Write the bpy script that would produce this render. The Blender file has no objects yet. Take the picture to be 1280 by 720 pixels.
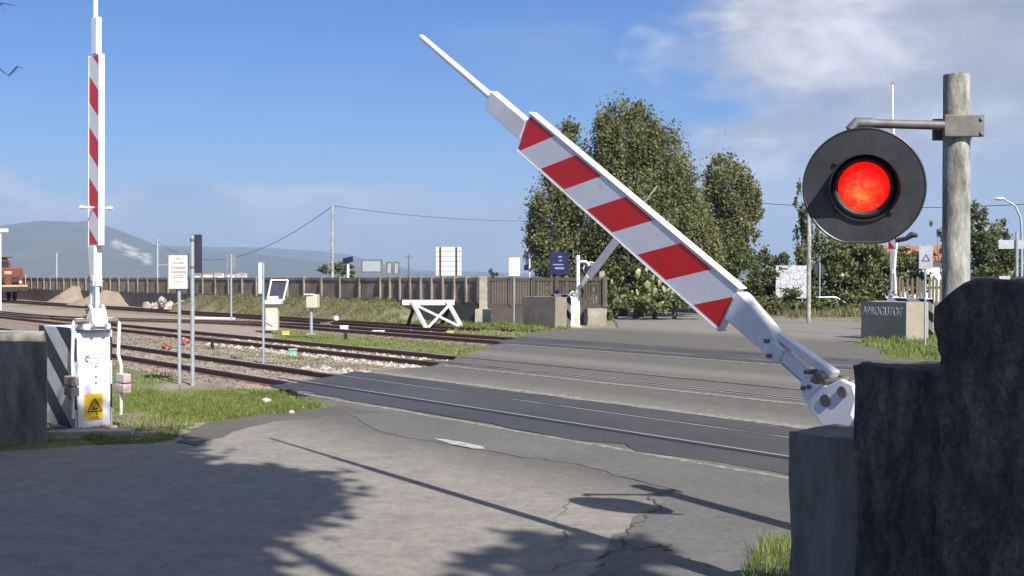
import bpy, bmesh, math, random
import numpy as np
from mathutils import Vector, Matrix, noise
R = math.radians
random.seed(7); rng = np.random.default_rng(7)
F = 1500.0; HC = 1.9; HZ = 347.0
TH = math.atan(1095 / F); CT, ST = math.cos(TH), math.sin(TH)
SUN = Vector((0.53, -1.0, 1.0))            # towards the sun
TV = Vector((-ST, CT, 0)); NV = Vector((CT, ST, 0))

def W(t, d, z=0.0): return Vector((-ST * t + CT * d, CT * t + ST * d, z))
def TD(x, y): return (-ST * x + CT * y, CT * x + ST * y)
def G(px, py, z=0.0):
    Y = F * (HC - z) / (py - HZ); return Vector(((px - 640) / F * Y, Y, z))
def AT(px, Y, py): return Vector(((px - 640) / F * Y, Y, HC - (py - HZ) / F * Y))
def T_of(px, d):
    k = (px - 640) / F; Y = d / (k * CT + ST); return -ST * k * Y + CT * Y
def hpx(py, Y): return HC - (py - HZ) / F * Y

scene = bpy.context.scene
col = scene.collection

# ------------------------------------------------------------------ tagging
def tag(o, label=None, cat=None, group=None, kind=None):
    if label: o['label'] = label
    if cat: o['category'] = cat
    if group: o['group'] = group
    if kind: o['kind'] = kind
    return o
def empty(name, loc, rz=0.0, label=None, cat=None, group=None):
    o = bpy.data.objects.new(name, None); col.objects.link(o)
    o.location = loc; o.rotation_euler = (0, 0, rz); o.empty_display_size = .2
    return tag(o, label, cat, group)

# ------------------------------------------------------------------ mesh builder
class MB:
    def __init__(s): s.v = []; s.f = []
    def add(s, vs, fs):
        b = len(s.v); s.v += [tuple(v) for v in vs]; s.f += [tuple(i + b for i in q) for q in fs]; return s
    def box(s, c, size, rot=None):
        x, y, z = size[0] / 2, size[1] / 2, size[2] / 2
        vs = [Vector((a * x, b * y, e * z)) for e in (-1, 1) for b in (-1, 1) for a in (-1, 1)]
        if rot is not None: vs = [rot @ v for v in vs]
        c = Vector(c); vs = [v + c for v in vs]
        return s.add(vs, [(0, 2, 3, 1), (4, 5, 7, 6), (0, 1, 5, 4), (2, 6, 7, 3), (0, 4, 6, 2), (1, 3, 7, 5)])
    def rng(s, x0, x1, y0, y1, z0, z1):
        return s.box(((x0 + x1) / 2, (y0 + y1) / 2, (z0 + z1) / 2), (x1 - x0, y1 - y0, z1 - z0))
    def bar(s, a, b, w, h, up=(0, 0, 1)):
        a = Vector(a); b = Vector(b); d = (b - a); L = d.length; d.normalize()
        u = Vector(up)
        if abs(d.dot(u)) > .98: u = Vector((0, 1, 0))
        y = u.cross(d).normalized(); z = d.cross(y)
        return s.box((a + b) / 2, (L, w, h), Matrix((d, y, z)).transposed())
    def tube(s, pts, r, n=10, cap=True):
        pts = [Vector(p) for p in pts]; m = len(pts)
        rs = r if isinstance(r, (list, tuple)) else [r] * m
        vs = []; prev = None
        for i, p in enumerate(pts):
            d = (pts[min(i + 1, m - 1)] - pts[max(i - 1, 0)]).normalized()
            if prev is None:
                a = Vector((0, 0, 1)) if abs(d.z) < .9 else Vector((1, 0, 0))
                u = d.cross(a).normalized()
            else: u = (prev - d * prev.dot(d)).normalized()
            prev = u; w = d.cross(u)
            for k in range(n):
                an = 2 * math.pi * k / n; vs.append(p + (u * math.cos(an) + w * math.sin(an)) * rs[i])
        fs = [(i * n + k, i * n + (k + 1) % n, (i + 1) * n + (k + 1) % n, (i + 1) * n + k) for i in range(m - 1) for k in range(n)]
        if cap: fs += [tuple(range(n - 1, -1, -1)), tuple((m - 1) * n + k for k in range(n))]
        return s.add(vs, fs)
    def prism(s, poly, a, b, ax='y'):
        def P(u, v, w): return {'y': (u, w, v), 'x': (w, u, v), 'z': (u, v, w)}[ax]
        n = len(poly)
        vs = [P(u, v, a) for u, v in poly] + [P(u, v, b) for u, v in poly]
        fs = [tuple(range(n)), tuple(range(2 * n - 1, n - 1, -1))] + [(k, k + n, (k + 1) % n + n, (k + 1) % n) for k in range(n)]
        return s.add(vs, fs)
    def ell(s, c, r, nu=10, nv=6, rot=None, jit=0):
        vs = []; c = Vector(c)
        for j in range(nv + 1):
            for i in range(nu):
                a = 2 * math.pi * i / nu; b = math.pi * j / nv
                q = 1 + (random.uniform(-jit, jit) if 0 < j < nv else 0)
                v = Vector((r[0] * math.sin(b) * math.cos(a) * q, r[1] * math.sin(b) * math.sin(a) * q, r[2] * math.cos(b) * q))
                vs.append(c + (rot @ v if rot else v))
        fs = [(j * nu + i, (j + 1) * nu + i, (j + 1) * nu + (i + 1) % nu, j * nu + (i + 1) % nu) for j in range(nv) for i in range(nu)]
        return s.add(vs, fs)
    def sweep(s, prof, pts):
        pts = [Vector(p) for p in pts]; n = len(prof); m = len(pts); vs = []
        for i, p in enumerate(pts):
            d = (pts[min(i + 1, m - 1)] - pts[max(i - 1, 0)]); d.z = 0; d.normalize(); y = Vector((-d.y, d.x, 0))
            vs += [p + y * a + Vector((0, 0, b)) for a, b in prof]
        fs = [(i * n + k, (i + 1) * n + k, (i + 1) * n + (k + 1) % n, i * n + (k + 1) % n) for i in range(m - 1) for k in range(n)]
        fs += [tuple(range(n)), tuple((m - 1) * n + k for k in range(n - 1, -1, -1))]
        return s.add(vs, fs)
    def build(s, name, mat, parent=None, label=None, cat=None, group=None, kind=None, bevel=0, smooth=False, loc=None, rot=None, fix=True):
        me = bpy.data.meshes.new(name); me.from_pydata(s.v, [], s.f)
        if fix:
            bm = bmesh.new(); bm.from_mesh(me)
            bmesh.ops.recalc_face_normals(bm, faces=bm.faces)
            bm.to_mesh(me); bm.free()
        me.materials.append(mat); me.update()
        if smooth:
            me.polygons.foreach_set('use_smooth', [True] * len(me.polygons))
        o = bpy.data.objects.new(name, me); col.objects.link(o)
        if parent: o.parent = parent
        if loc is not None: o.location = loc
        if rot is not None: o.rotation_euler = rot
        if bevel:
            m = o.modifiers.new('bev', 'BEVEL'); m.width = bevel; m.segments = 2; m.limit_method = 'ANGLE'; m.angle_limit = R(35)
        if smooth:
            m = o.modifiers.new('es', 'EDGE_SPLIT'); m.split_angle = R(40)
        return tag(o, label, cat, group, kind)

def copy_tree(o, parent=None):
    c = o.copy(); col.objects.link(c); c.parent = parent
    for ch in list(o.children): copy_tree(ch, c)
    return c

def text(name, s, size, mat, parent, M, ext=0.001, sx=1.0):
    cu = bpy.data.curves.new(name, 'FONT'); cu.body = s; cu.size = size; cu.extrude = ext; cu.align_x = 'CENTER'; cu.align_y = 'CENTER'
    t = bpy.data.objects.new(name, cu); col.objects.link(t)
    bpy.context.view_layer.update()
    dg = bpy.context.evaluated_depsgraph_get()
    me = bpy.data.meshes.new_from_object(t.evaluated_get(dg))
    bpy.data.objects.remove(t); bpy.data.curves.remove(cu)
    me.materials.clear(); me.materials.append(mat)
    o = bpy.data.objects.new(name, me); col.objects.link(o)
    if parent: o.parent = parent
    o.matrix_local = M @ Matrix.Diagonal((sx, 1, 1, 1)); return o

# ------------------------------------------------------------------ materials
def nt(name):
    m = bpy.data.materials.new(name); m.use_nodes = True; t = m.node_tree
    return m, t, t.nodes['Principled BSDF']
def N(t, typ, **kw):
    n = t.nodes.new(typ)
    for k, v in kw.items():
        if k in n.inputs.keys(): n.inputs[k].default_value = v
        else: setattr(n, k, v)
    return n
def L(t, a, b): t.links.new(a, b)
def rgba(c): return (c[0], c[1], c[2], 1)
def ramp(t, fac, stops):
    r = t.nodes.new('ShaderNodeValToRGB'); e = r.color_ramp.elements
    while len(e) < len(stops): e.new(.5)
    for q, (p, c) in zip(e, stops): q.position = p; q.color = rgba(c) if len(c) == 3 else c
    L(t, fac, r.inputs[0]); return r.outputs[0]
def mixc(t, fac, a, b, mode='MIX'):
    m = t.nodes.new('ShaderNodeMix'); m.data_type = 'RGBA'; m.blend_type = mode
    for sock, v in ((m.inputs[0], fac), (m.inputs[6], a), (m.inputs[7], b)):
        if hasattr(v, 'links'): L(t, v, sock)
        elif isinstance(v, (int, float)): sock.default_value = v
        else: sock.default_value = rgba(v)
    return m.outputs[2]
def math_(t, op, a, b=0.0, c=None):
    m = t.nodes.new('ShaderNodeMath'); m.operation = op
    for i, v in enumerate((a, b, c)):
        if v is None: continue
        if hasattr(v, 'links'): L(t, v, m.inputs[i])
        else: m.inputs[i].default_value = v
    return m.outputs[0]
def vec(t, obj=True): return N(t, 'ShaderNodeTexCoord').outputs['Object' if obj else 'Generated']
def geo(t): return N(t, 'ShaderNodeNewGeometry').outputs['Position']
def noi(t, v, scale, detail=4, rough=.6):
    n = N(t, 'ShaderNodeTexNoise', Scale=scale, Detail=detail, Roughness=rough); L(t, v, n.inputs['Vector']); return n.outputs['Fac']
def bump(t, b, h, strength=.3, dist=.02):
    n = N(t, 'ShaderNodeBump', Strength=strength, Distance=dist); L(t, h, n.inputs['Height']); L(t, n.outputs[0], b.inputs['Normal'])
def scalev(t, v, s):
    m = N(t, 'ShaderNodeMapping'); m.inputs['Scale'].default_value = s; L(t, v, m.inputs['Vector']); return m.outputs[0]

def mat(name, c, rough=.6, metal=0, var=.15, scale=6, dirt=None, dirt_amt=.5, bmp=0, c2=None, stretch=None, world=False, spec=.5):
    m, t, b = nt(name)
    v = geo(t) if world else vec(t)
    if stretch: v = scalev(t, v, stretch)
    n = noi(t, v, scale, 6, .65)
    lo = tuple(x * (1 - var) for x in c); hi = c2 or tuple(min(1, x * (1 + var)) for x in c)
    o = ramp(t, n, [(.3, lo), (.7, hi)])
    if dirt:
        n2 = noi(t, v, scale * .45, 8, .75)
        f = ramp(t, n2, [(.46, (0, 0, 0)), (.68, (dirt_amt,) * 3)])
        o = mixc(t, f, o, dirt)
    L(t, o, b.inputs['Base Color']); b.inputs['Roughness'].default_value = rough; b.inputs['Metallic'].default_value = metal
    b.inputs['Specular IOR Level'].default_value = spec
    if bmp: bump(t, b, noi(t, v, scale * 4, 6, .7), bmp)
    return m

M = {}
M['white'] = mat('white_paint', (.76, .77, .80), .42, var=.06, scale=3, dirt=(.45, .40, .36), dirt_amt=.45)
M['cabinet'] = mat('cabinet_paint', (.76, .76, .82), .4, var=.05, scale=3, dirt=(.5, .45, .42), dirt_amt=.3)
M['whitesign'] = mat('sign_white', (.56, .57, .58), .5, var=.03)
M['signback'] = mat('sign_back_grey', (.20, .22, .26), .5, metal=.3, var=.15)
M['darkback'] = mat('sign_back_dark', (.03, .028, .05), .5, var=.3)
M['galv'] = mat('galvanised_steel', (.42, .47, .50), .45, metal=.5, var=.15, scale=9)
M['steel'] = mat('dirty_steel', (.20, .19, .18), .6, metal=.6, var=.3, scale=12, dirt=(.12, .06, .03), dirt_amt=.8)
M['rust'] = mat('rusty_rail', (.13, .08, .06), .85, metal=.1, var=.4, scale=5, dirt=(.18, .10, .06), dirt_amt=.7)
M['sleeper'] = mat('sleeper_wood', (.17, .12, .085), .95, var=.4, scale=7, dirt=(.30, .26, .20), dirt_amt=.6, bmp=.3)
M['concrete'] = mat('old_concrete', (.34, .31, .26), .9, var=.22, scale=4, dirt=(.12, .115, .095), dirt_amt=.7, bmp=.4)
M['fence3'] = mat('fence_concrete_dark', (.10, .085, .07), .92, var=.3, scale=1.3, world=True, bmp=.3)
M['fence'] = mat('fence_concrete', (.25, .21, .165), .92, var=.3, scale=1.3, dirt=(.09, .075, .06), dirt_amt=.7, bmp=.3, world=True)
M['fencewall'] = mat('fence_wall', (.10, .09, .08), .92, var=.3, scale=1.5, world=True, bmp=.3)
M['darkslab'] = mat('weathered_slab', (.16, .155, .135), .93, var=.4, scale=7, dirt=(.055, .052, .045), dirt_amt=.9, bmp=.4, stretch=(1, 1, .35))
M['pole'] = mat('weathered_pole', (.33, .34, .30), .85, var=.45, scale=15, dirt=(.07, .07, .055), dirt_amt=1.0, c2=(.50, .51, .47), bmp=.4, stretch=(1, 1, .3))
M['blackpaint'] = mat('black_board_paint', (.019, .020, .023), .42, var=.2, scale=4, dirt=(.045, .045, .05), dirt_amt=.7)
M['darksteel'] = mat('painted_dark_steel', (.13, .135, .135), .6, metal=.3, var=.3, scale=12, dirt=(.09, .06, .045), dirt_amt=.6)
M['black'] = mat('black_rubber', (.012, .012, .014), .6)
M['yellow'] = mat('yellow_label', (.80, .52, .03), .5, var=.06)
M['navy'] = mat('navy_sign', (.010, .014, .06), .4, var=.2)
M['text'] = mat('text_black', (.02, .02, .025), .6)
M['textred'] = mat('text_red', (.45, .03, .04), .6)
M['graf'] = mat('graffiti_paint', (.60, .64, .64), .8, var=.25, scale=18)
M['orange'] = mat('orange_plastic', (.30, .10, .06), .6, var=.25)
M['green'] = mat('green_box', (.22, .42, .33), .6)
M['cw'] = mat('counterweight_iron', (.50, .46, .44), .7, var=.2, scale=8, dirt=(.20, .06, .05), dirt_amt=.9)
M['beige'] = mat('beige_box', (.50, .48, .38), .6, var=.1)
M['bark'] = mat('bark', (.13, .10, .07), .95, var=.35, scale=5, bmp=.6, stretch=(1, 1, .25))
M['roof'] = mat('roof_tile', (.30, .12, .07), .9, var=.3, scale=9)
M['plaster'] = mat('plaster_white', (.66, .64, .60), .85, var=.1)
M['glass'] = mat('window_dark', (.03, .04, .05), .15)
M['wire'] = mat('wire_dark', (.05, .05, .055), .6)
M['wood'] = mat('old_paling_wood', (.12, .10, .07), .95, var=.4, scale=6, stretch=(3, 3, .4))
M['locored'] = mat('locomotive_red', (.16, .038, .028), .55, var=.2, scale=2, dirt=(.12, .05, .04), dirt_amt=.6)
M['locoframe'] = mat('locomotive_frame', (.035, .028, .025), .8, var=.4)
M['cream'] = mat('cream_band', (.45, .33, .16), .6)
M['solar'] = mat('solar_cell', (.012, .018, .045), .2)
M['stone'] = mat('stone_grey', (.34, .32, .28), .9, var=.35, scale=3, bmp=.4)
M['sandpile'] = mat('sand_heap', (.25, .20, .15), .97, var=.2, scale=2, bmp=.5)
M['ochre'] = mat('ochre_marker', (.62, .48, .10), .7)
M['greyboom'] = mat('weathered_grey_boom', (.48, .50, .53), .5, var=.1)
M['aluminium'] = mat('aluminium', (.55, .56, .58), .4, metal=.7)

def stripe_mat(name, sgn, k=1.15):
    m, t, b = nt(name); v = vec(t)
    sp = N(t, 'ShaderNodeSeparateXYZ'); L(t, v, sp.inputs[0])
    p = math_(t, 'MULTIPLY_ADD', sp.outputs[2], k * sgn, sp.outputs[0])
    p = math_(t, 'FRACT', math_(t, 'DIVIDE', math_(t, 'SUBTRACT', p, 2.566 - .617 * 8), .617))
    red = math_(t, 'LESS_THAN', p, .52)
    edge = math_(t, 'LESS_THAN', math_(t, 'ABSOLUTE', sp.outputs[2]), .137)
    side = math_(t, 'GREATER_THAN', math_(t, 'ABSOLUTE', sp.outputs[1]), .0315)
    f = math_(t, 'MULTIPLY', math_(t, 'MULTIPLY', red, edge), side)
    n = noi(t, v, 5, 6, .7)
    wc = ramp(t, n, [(.35, (.70, .70, .75)), (.62, (.76, .76, .80)), (.75, (.60, .57, .55))])
    rc = ramp(t, n, [(.35, (.74, .008, .006)), (.7, (.60, .010, .010))])
    L(t, mixc(t, f, wc, rc), b.inputs['Base Color']); b.inputs['Roughness'].default_value = .38
    return m
M['stripe+'] = stripe_mat('barrier_stripes_a', 1); M['stripe-'] = stripe_mat('barrier_stripes_b', -1, .72)
def hazard():
    m, t, b = nt('plate_stripes'); v = vec(t)
    sp = N(t, 'ShaderNodeSeparateXYZ'); L(t, v, sp.inputs[0])
    p = math_(t, 'MULTIPLY_ADD', sp.outputs[0], -.67, sp.outputs[2])
    p = math_(t, 'FRACT', math_(t, 'ADD', math_(t, 'DIVIDE', p, .58), 9.62))
    f = math_(t, 'LESS_THAN', p, .5)
    n = noi(t, v, 6, 6, .7)
    f = math_(t, 'MULTIPLY', f, 1.0)
    L(t, mixc(t, f, ramp(t, n, [(.4, (.62, .64, .66)), (.7, (.48, .48, .48))]), (.018, .014, .035)), b.inputs['Base Color'])
    b.inputs['Roughness'].default_value = .45; return m
M['hazard'] = hazard()
def hazard2():
    m = hazard(); m.name = 'plate_stripes_mirrored'
    for n in m.node_tree.nodes:
        if n.type == 'MATH' and n.operation == 'MULTIPLY_ADD': n.inputs[1].default_value = .67
    return m
M['hazard2'] = hazard2()

# black dark basalt-like wall
def wallmat():
    m, t, b = nt('black_mossy_stone'); v = geo(t)
    vs_ = scalev(t, v, (1, 1, .4))
    n = noi(t, vs_, 8, 12, .82); n2 = noi(t, v, 30, 8, .75)
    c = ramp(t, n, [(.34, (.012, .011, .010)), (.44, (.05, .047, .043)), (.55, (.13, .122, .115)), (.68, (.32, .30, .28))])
    c = mixc(t, ramp(t, n2, [(.5, (0, 0, 0)), (.66, (.75, .75, .75))]), c, (.03, .032, .02))
    c = mixc(t, ramp(t, noi(t, v, 55, 4, .8), [(.55, (0, 0, 0)), (.64, (.5, .5, .5))]), c, (.17, .16, .145))
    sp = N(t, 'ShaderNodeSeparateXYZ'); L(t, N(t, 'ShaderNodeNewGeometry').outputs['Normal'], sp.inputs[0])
    f = ramp(t, sp.outputs[2], [(.55, (0, 0, 0)), (.85, (.75, .75, .75))])  # upward faces painted lighter, a sunlit top put into the colour
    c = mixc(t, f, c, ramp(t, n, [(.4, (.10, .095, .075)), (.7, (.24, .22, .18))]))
    L(t, c, b.inputs['Base Color']); b.inputs['Roughness'].default_value = .95
    bump(t, b, math_(t, 'ADD', n, math_(t, 'MULTIPLY', n2, .4)), .9, .05); return m
M['wall'] = wallmat()

def leafmat(name, c1, c2, c3, sc=1.2, trans=.25):
    m, t, b = nt(name); v = geo(t)
    a = N(t, 'ShaderNodeAttribute', attribute_name='rnd').outputs['Fac']
    n = noi(t, v, sc, 4, .6)
    f = math_(t, 'ADD', math_(t, 'MULTIPLY', n, .5), math_(t, 'MULTIPLY', a, .6))
    c = ramp(t, f, [(.3, c1), (.55, c2), (.8, c3)])
    L(t, c, b.inputs['Base Color']); b.inputs['Roughness'].default_value = .62; b.inputs['Specular IOR Level'].default_value = .25
    tr = N(t, 'ShaderNodeBsdfTranslucent'); L(t, c, tr.inputs['Color'])
    mx = N(t, 'ShaderNodeMixShader', Fac=trans); L(t, b.outputs[0], mx.inputs[1]); L(t, tr.outputs[0], mx.inputs[2])
    L(t, mx.outputs[0], t.nodes['Material Output'].inputs['Surface']); return m
M['leaf'] = leafmat('foliage_olive', (.10, .12, .05), (.185, .20, .09), (.30, .29, .15), 1.2, .42)
M['leafd'] = leafmat('foliage_dark', (.07, .095, .035), (.12, .145, .06), (.20, .21, .10), 1.2, .4)
M['leafy'] = leafmat('foliage_dry', (.075, .10, .035), (.125, .15, .058), (.19, .20, .085))
M['grassb'] = leafmat('grass_blades', (.105, .15, .032), (.165, .23, .052), (.28, .29, .10), 1.5, .3)
M['drygrass'] = leafmat('grass_dry', (.12, .12, .045), (.18, .165, .075), (.25, .22, .12), .9, .3)
M['cactus'] = mat('cactus_pad', (.24, .27, .14), .5, var=.5, scale=2, world=True)

# ------------------------------------------------------------------ camera
cd = bpy.data.cameras.new('Camera'); cam = bpy.data.objects.new('Camera', cd); col.objects.link(cam)
cam.location = (0, 0, HC); cam.rotation_euler = (R(90) - math.atan((360 - HZ) / F), 0, 0)
cd.sensor_width = 36; cd.lens = 36 * F / 1280; cd.clip_end = 30000; cd.clip_start = .05
scene.camera = cam

# ------------------------------------------------------------------ ground layout
left_edge = [(-500, 592), (-120, 572), (0, 566), (60, 561), (150, 556), (190, 555), (215, 551), (228, 543), (240, 535), (262, 528), (320, 521), (424, 508), (372, 492), (352, 480),
             (452, 466), (500, 461), (540, 458), (572, 447), (600, 438), (612, 434), (655, 421), (668, 414), (700, 412), (772, 410), (764, 389)]
right_edge = [(869, 391.5), (940, 396), (1075, 403), (1500, 422)]
LE = [G(*p) for p in left_edge]
poly_road = [v.xy for v in LE] + [G(*p).xy for p in right_edge]
poly_road += [Vector((60, 45)), Vector((60, 10)), Vector((30, 1)), Vector((12, -12)), Vector((-14, -12)), Vector((-20, 4))]
grass_right = [G(*p).xy for p in [(1062, 431), (1085, 425), (1100, 418), (1180, 420), (1330, 432), (1330, 455), (1160, 451), (1100, 446), (1105, 437)]]
grass_wall = [G(*p).xy for p in [(935, 712), (950, 692), (972, 680), (1010, 668), (1120, 640), (1180, 760), (930, 760)]]
def inside(x, y, poly):
    c = False; n = len(poly); j = n - 1
    for i in range(n):
        a = poly[i]; b = poly[j]
        if (a[1] > y) != (b[1] > y) and x < (b[0] - a[0]) * (y - a[1]) / (b[1] - a[1]) + a[0]: c = not c
        j = i
    return c
def te(d):   # left edge of the asphalt in t, by d, inside the track zone
    pts = sorted([(TD(v.x, v.y)[::-1]) for v in LE[12:24]])
    if d <= pts[0][0]: return pts[0][1]
    for (d0, t0), (d1, t1) in zip(pts, pts[1:]):
        if d <= d1: return t0 + (t1 - t0) * (d - d0) / max(1e-6, d1 - d0)
    return pts[-1][1]
def sm(a, b, x):
    u = min(1, max(0, (x - a) / (b - a))); return u * u * (3 - 2 * u)
def nz(x, y, s=1.0): return noise.noise(Vector((x * s, y * s, 3.3)))
def info(x, y):
    """height, grass, gravel, tan, rust"""
    t, d = TD(x, y); g = r = s = u = 0.0; n1 = nz(x, y, .6); n2 = nz(x, y, 2.1)
    if math.hypot(x, y) > 400: return (0.0, .65, 0, .35, 0)
    if inside(x, y, poly_road):
        if inside(x, y, grass_right): return (.03 + .02 * n2, 1, 0, 0, 0)
        if inside(x, y, grass_wall): return (.0, .8, 0, .3, 0)
        return (-.045, .3, .5, .2, 0)
    z = 0.0
    if d < 8.7:
        g = 1.0; z = .02 + .03 * n1 + .015 * n2
        if d > 7.9: r = sm(7.9, 8.5, d); g = 1 - r * .7
        g *= 1 - .65 * sm(.05, .4, n1); s = .5 * sm(.0, .4, n2) + .4 * sm(.05, .4, n1)
        if t < 12.2: s += .6 * sm(12.2, 11.2, t); g *= .7
        z -= .15 * sm(8.2, 8.8, d)
    elif d < 27.2:
        z = -.14 + .012 * n2
        tm = T_of(340, d)
        if 8.7 <= d < 11.9: r, u = .55, .8
        elif d < 13.7: r = .9; g = .45 * sm(-.1, .35, n1) + .25 * sm(10, 12, d) * sm(.0, .4, n2)
        elif d < 16.8: r, u = .7, .5
        elif d < 20.1:
            if t < tm: g = .85 + .2 * n1; s = .35
            else: s = 1.0; z = -.10
        elif d < 22.9:
            if t < T_of(300, d): r, u, g = .6, .45, .25
            else: s = 1.0
        elif d < 26: r, u, g = .4, .9, .15
        else:
            g = .9; s = .3
        if t < te(d) + .4: r = max(r, .5)
    if 26 <= d and math.hypot(x, y) < 400:
        a = T_of(520, 27); b = T_of(205, 27)
        w = sm(a - 1, a + 4, t) * (1 - sm(b - 5, b, t))
        if d < 29:
            z = -.14 + .95 * w * sm(25.8, 27.6, d) + .05 * n1
            g = .8 * w + (1 - w) * (.9 if t < a else .2); s = .45 * w * (.6 + n1) + (1 - w) * (.1 if t < a else .9)
            if t < a: z = -.02
        else: g = .55; s = .5 + .3 * n1; z = -.02
    if d > 40 and t < 40: g = .9; z = .1
    return (z, max(0, g), max(0, r), max(0, s), max(0, u))

def axis(lo, a, b, hi, st):
    v = list(np.arange(a, b + 1e-6, st)); q = st; x = a
    while x > lo: q *= 1.35; x -= q; v.insert(0, x)
    q = st; x = b
    while x < hi: q *= 1.35; x += q; v.append(x)
    return v
ax_ = axis(-9000, -36, 22, 9000, .26); ay_ = axis(-9000, 5, 62, 11000, .26)
vs = []; mk = []; n1_, n2_ = len(ax_), len(ay_)
for y in ay_:
    for x in ax_:
        q = info(x, y); vs.append((x, y, q[0])); mk.append((q[1], q[2], q[3], q[4]))
fs = [(j * n1_ + i, j * n1_ + i + 1, (j + 1) * n1_ + i + 1, (j + 1) * n1_ + i) for j in range(n2_ - 1) for i in range(n1_ - 1)]
me = bpy.data.meshes.new('ground'); me.from_pydata(vs, [], fs)
ca = me.color_attributes.new('mask', 'FLOAT_COLOR', 'POINT')
ca.data.foreach_set('color', np.array(mk, dtype=np.float32).ravel())
me.polygons.foreach_set('use_smooth', [True] * len(me.polygons))
m, t, b = nt('ground_mixed'); v = geo(t)
at = N(t, 'ShaderNodeAttribute', attribute_name='mask'); sp = N(t, 'ShaderNodeSeparateColor'); L(t, at.outputs['Color'], sp.inputs[0])
nb = noi(t, v, 1.3, 8, .7); nf = noi(t, v, 14, 6, .75); nff = noi(t, v, 45, 4, .7)
vor = N(t, 'ShaderNodeTexVoronoi', Scale=16.0); L(t, v, vor.inputs['Vector'])
vcol = N(t, 'ShaderNodeSeparateColor'); L(t, vor.outputs['Color'], vcol.inputs[0])
earth = ramp(t, nb, [(.3, (.15, .12, .08)), (.7, (.24, .19, .13))])
grs = ramp(t, nb, [(.28, (.07, .11, .025)), (.5, (.11, .15, .04)), (.7, (.19, .18, .075))])
grs = mixc(t, ramp(t, nf, [(.45, (0, 0, 0)), (.7, (.5, .5, .5))]), grs, (.05, .075, .02))
grv = ramp(t, vcol.outputs[0], [(0, (.09, .082, .07)), (.5, (.19, .17, .14)), (.85, (.29, .265, .225)), (1, (.44, .41, .36))])
tan = ramp(t, nb, [(.3, (.24, .205, .165)), (.7, (.33, .285, .23))])
tan = mixc(t, ramp(t, nff, [(.5, (0, 0, 0)), (.75, (.4, .4, .4))]), tan, (.14, .12, .10))
c = mixc(t, sp.outputs[0], earth, grs)
c = mixc(t, sp.outputs[2], c, tan)
c = mixc(t, math_(t, 'MULTIPLY', sp.outputs[1], ramp(t, nf, [(.3, (.6,) * 3), (.6, (1,) * 3)])), c, grv)
al = at.outputs['Alpha']
c = mixc(t, math_(t, 'MULTIPLY', al, .9), c, ramp(t, nf, [(.3, (.13, .085, .062)), (.7, (.29, .20, .15))]))
L(t, c, b.inputs['Base Color']); b.inputs['Roughness'].default_value = .97; b.inputs['Specular IOR Level'].default_value = .2
bump(t, b, math_(t, 'ADD', nf, vor.outputs['Distance']), .7, .04)
me.materials.append(m)
o = bpy.data.objects.new('ground', me); col.objects.link(o); tag(o, kind='structure')

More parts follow.
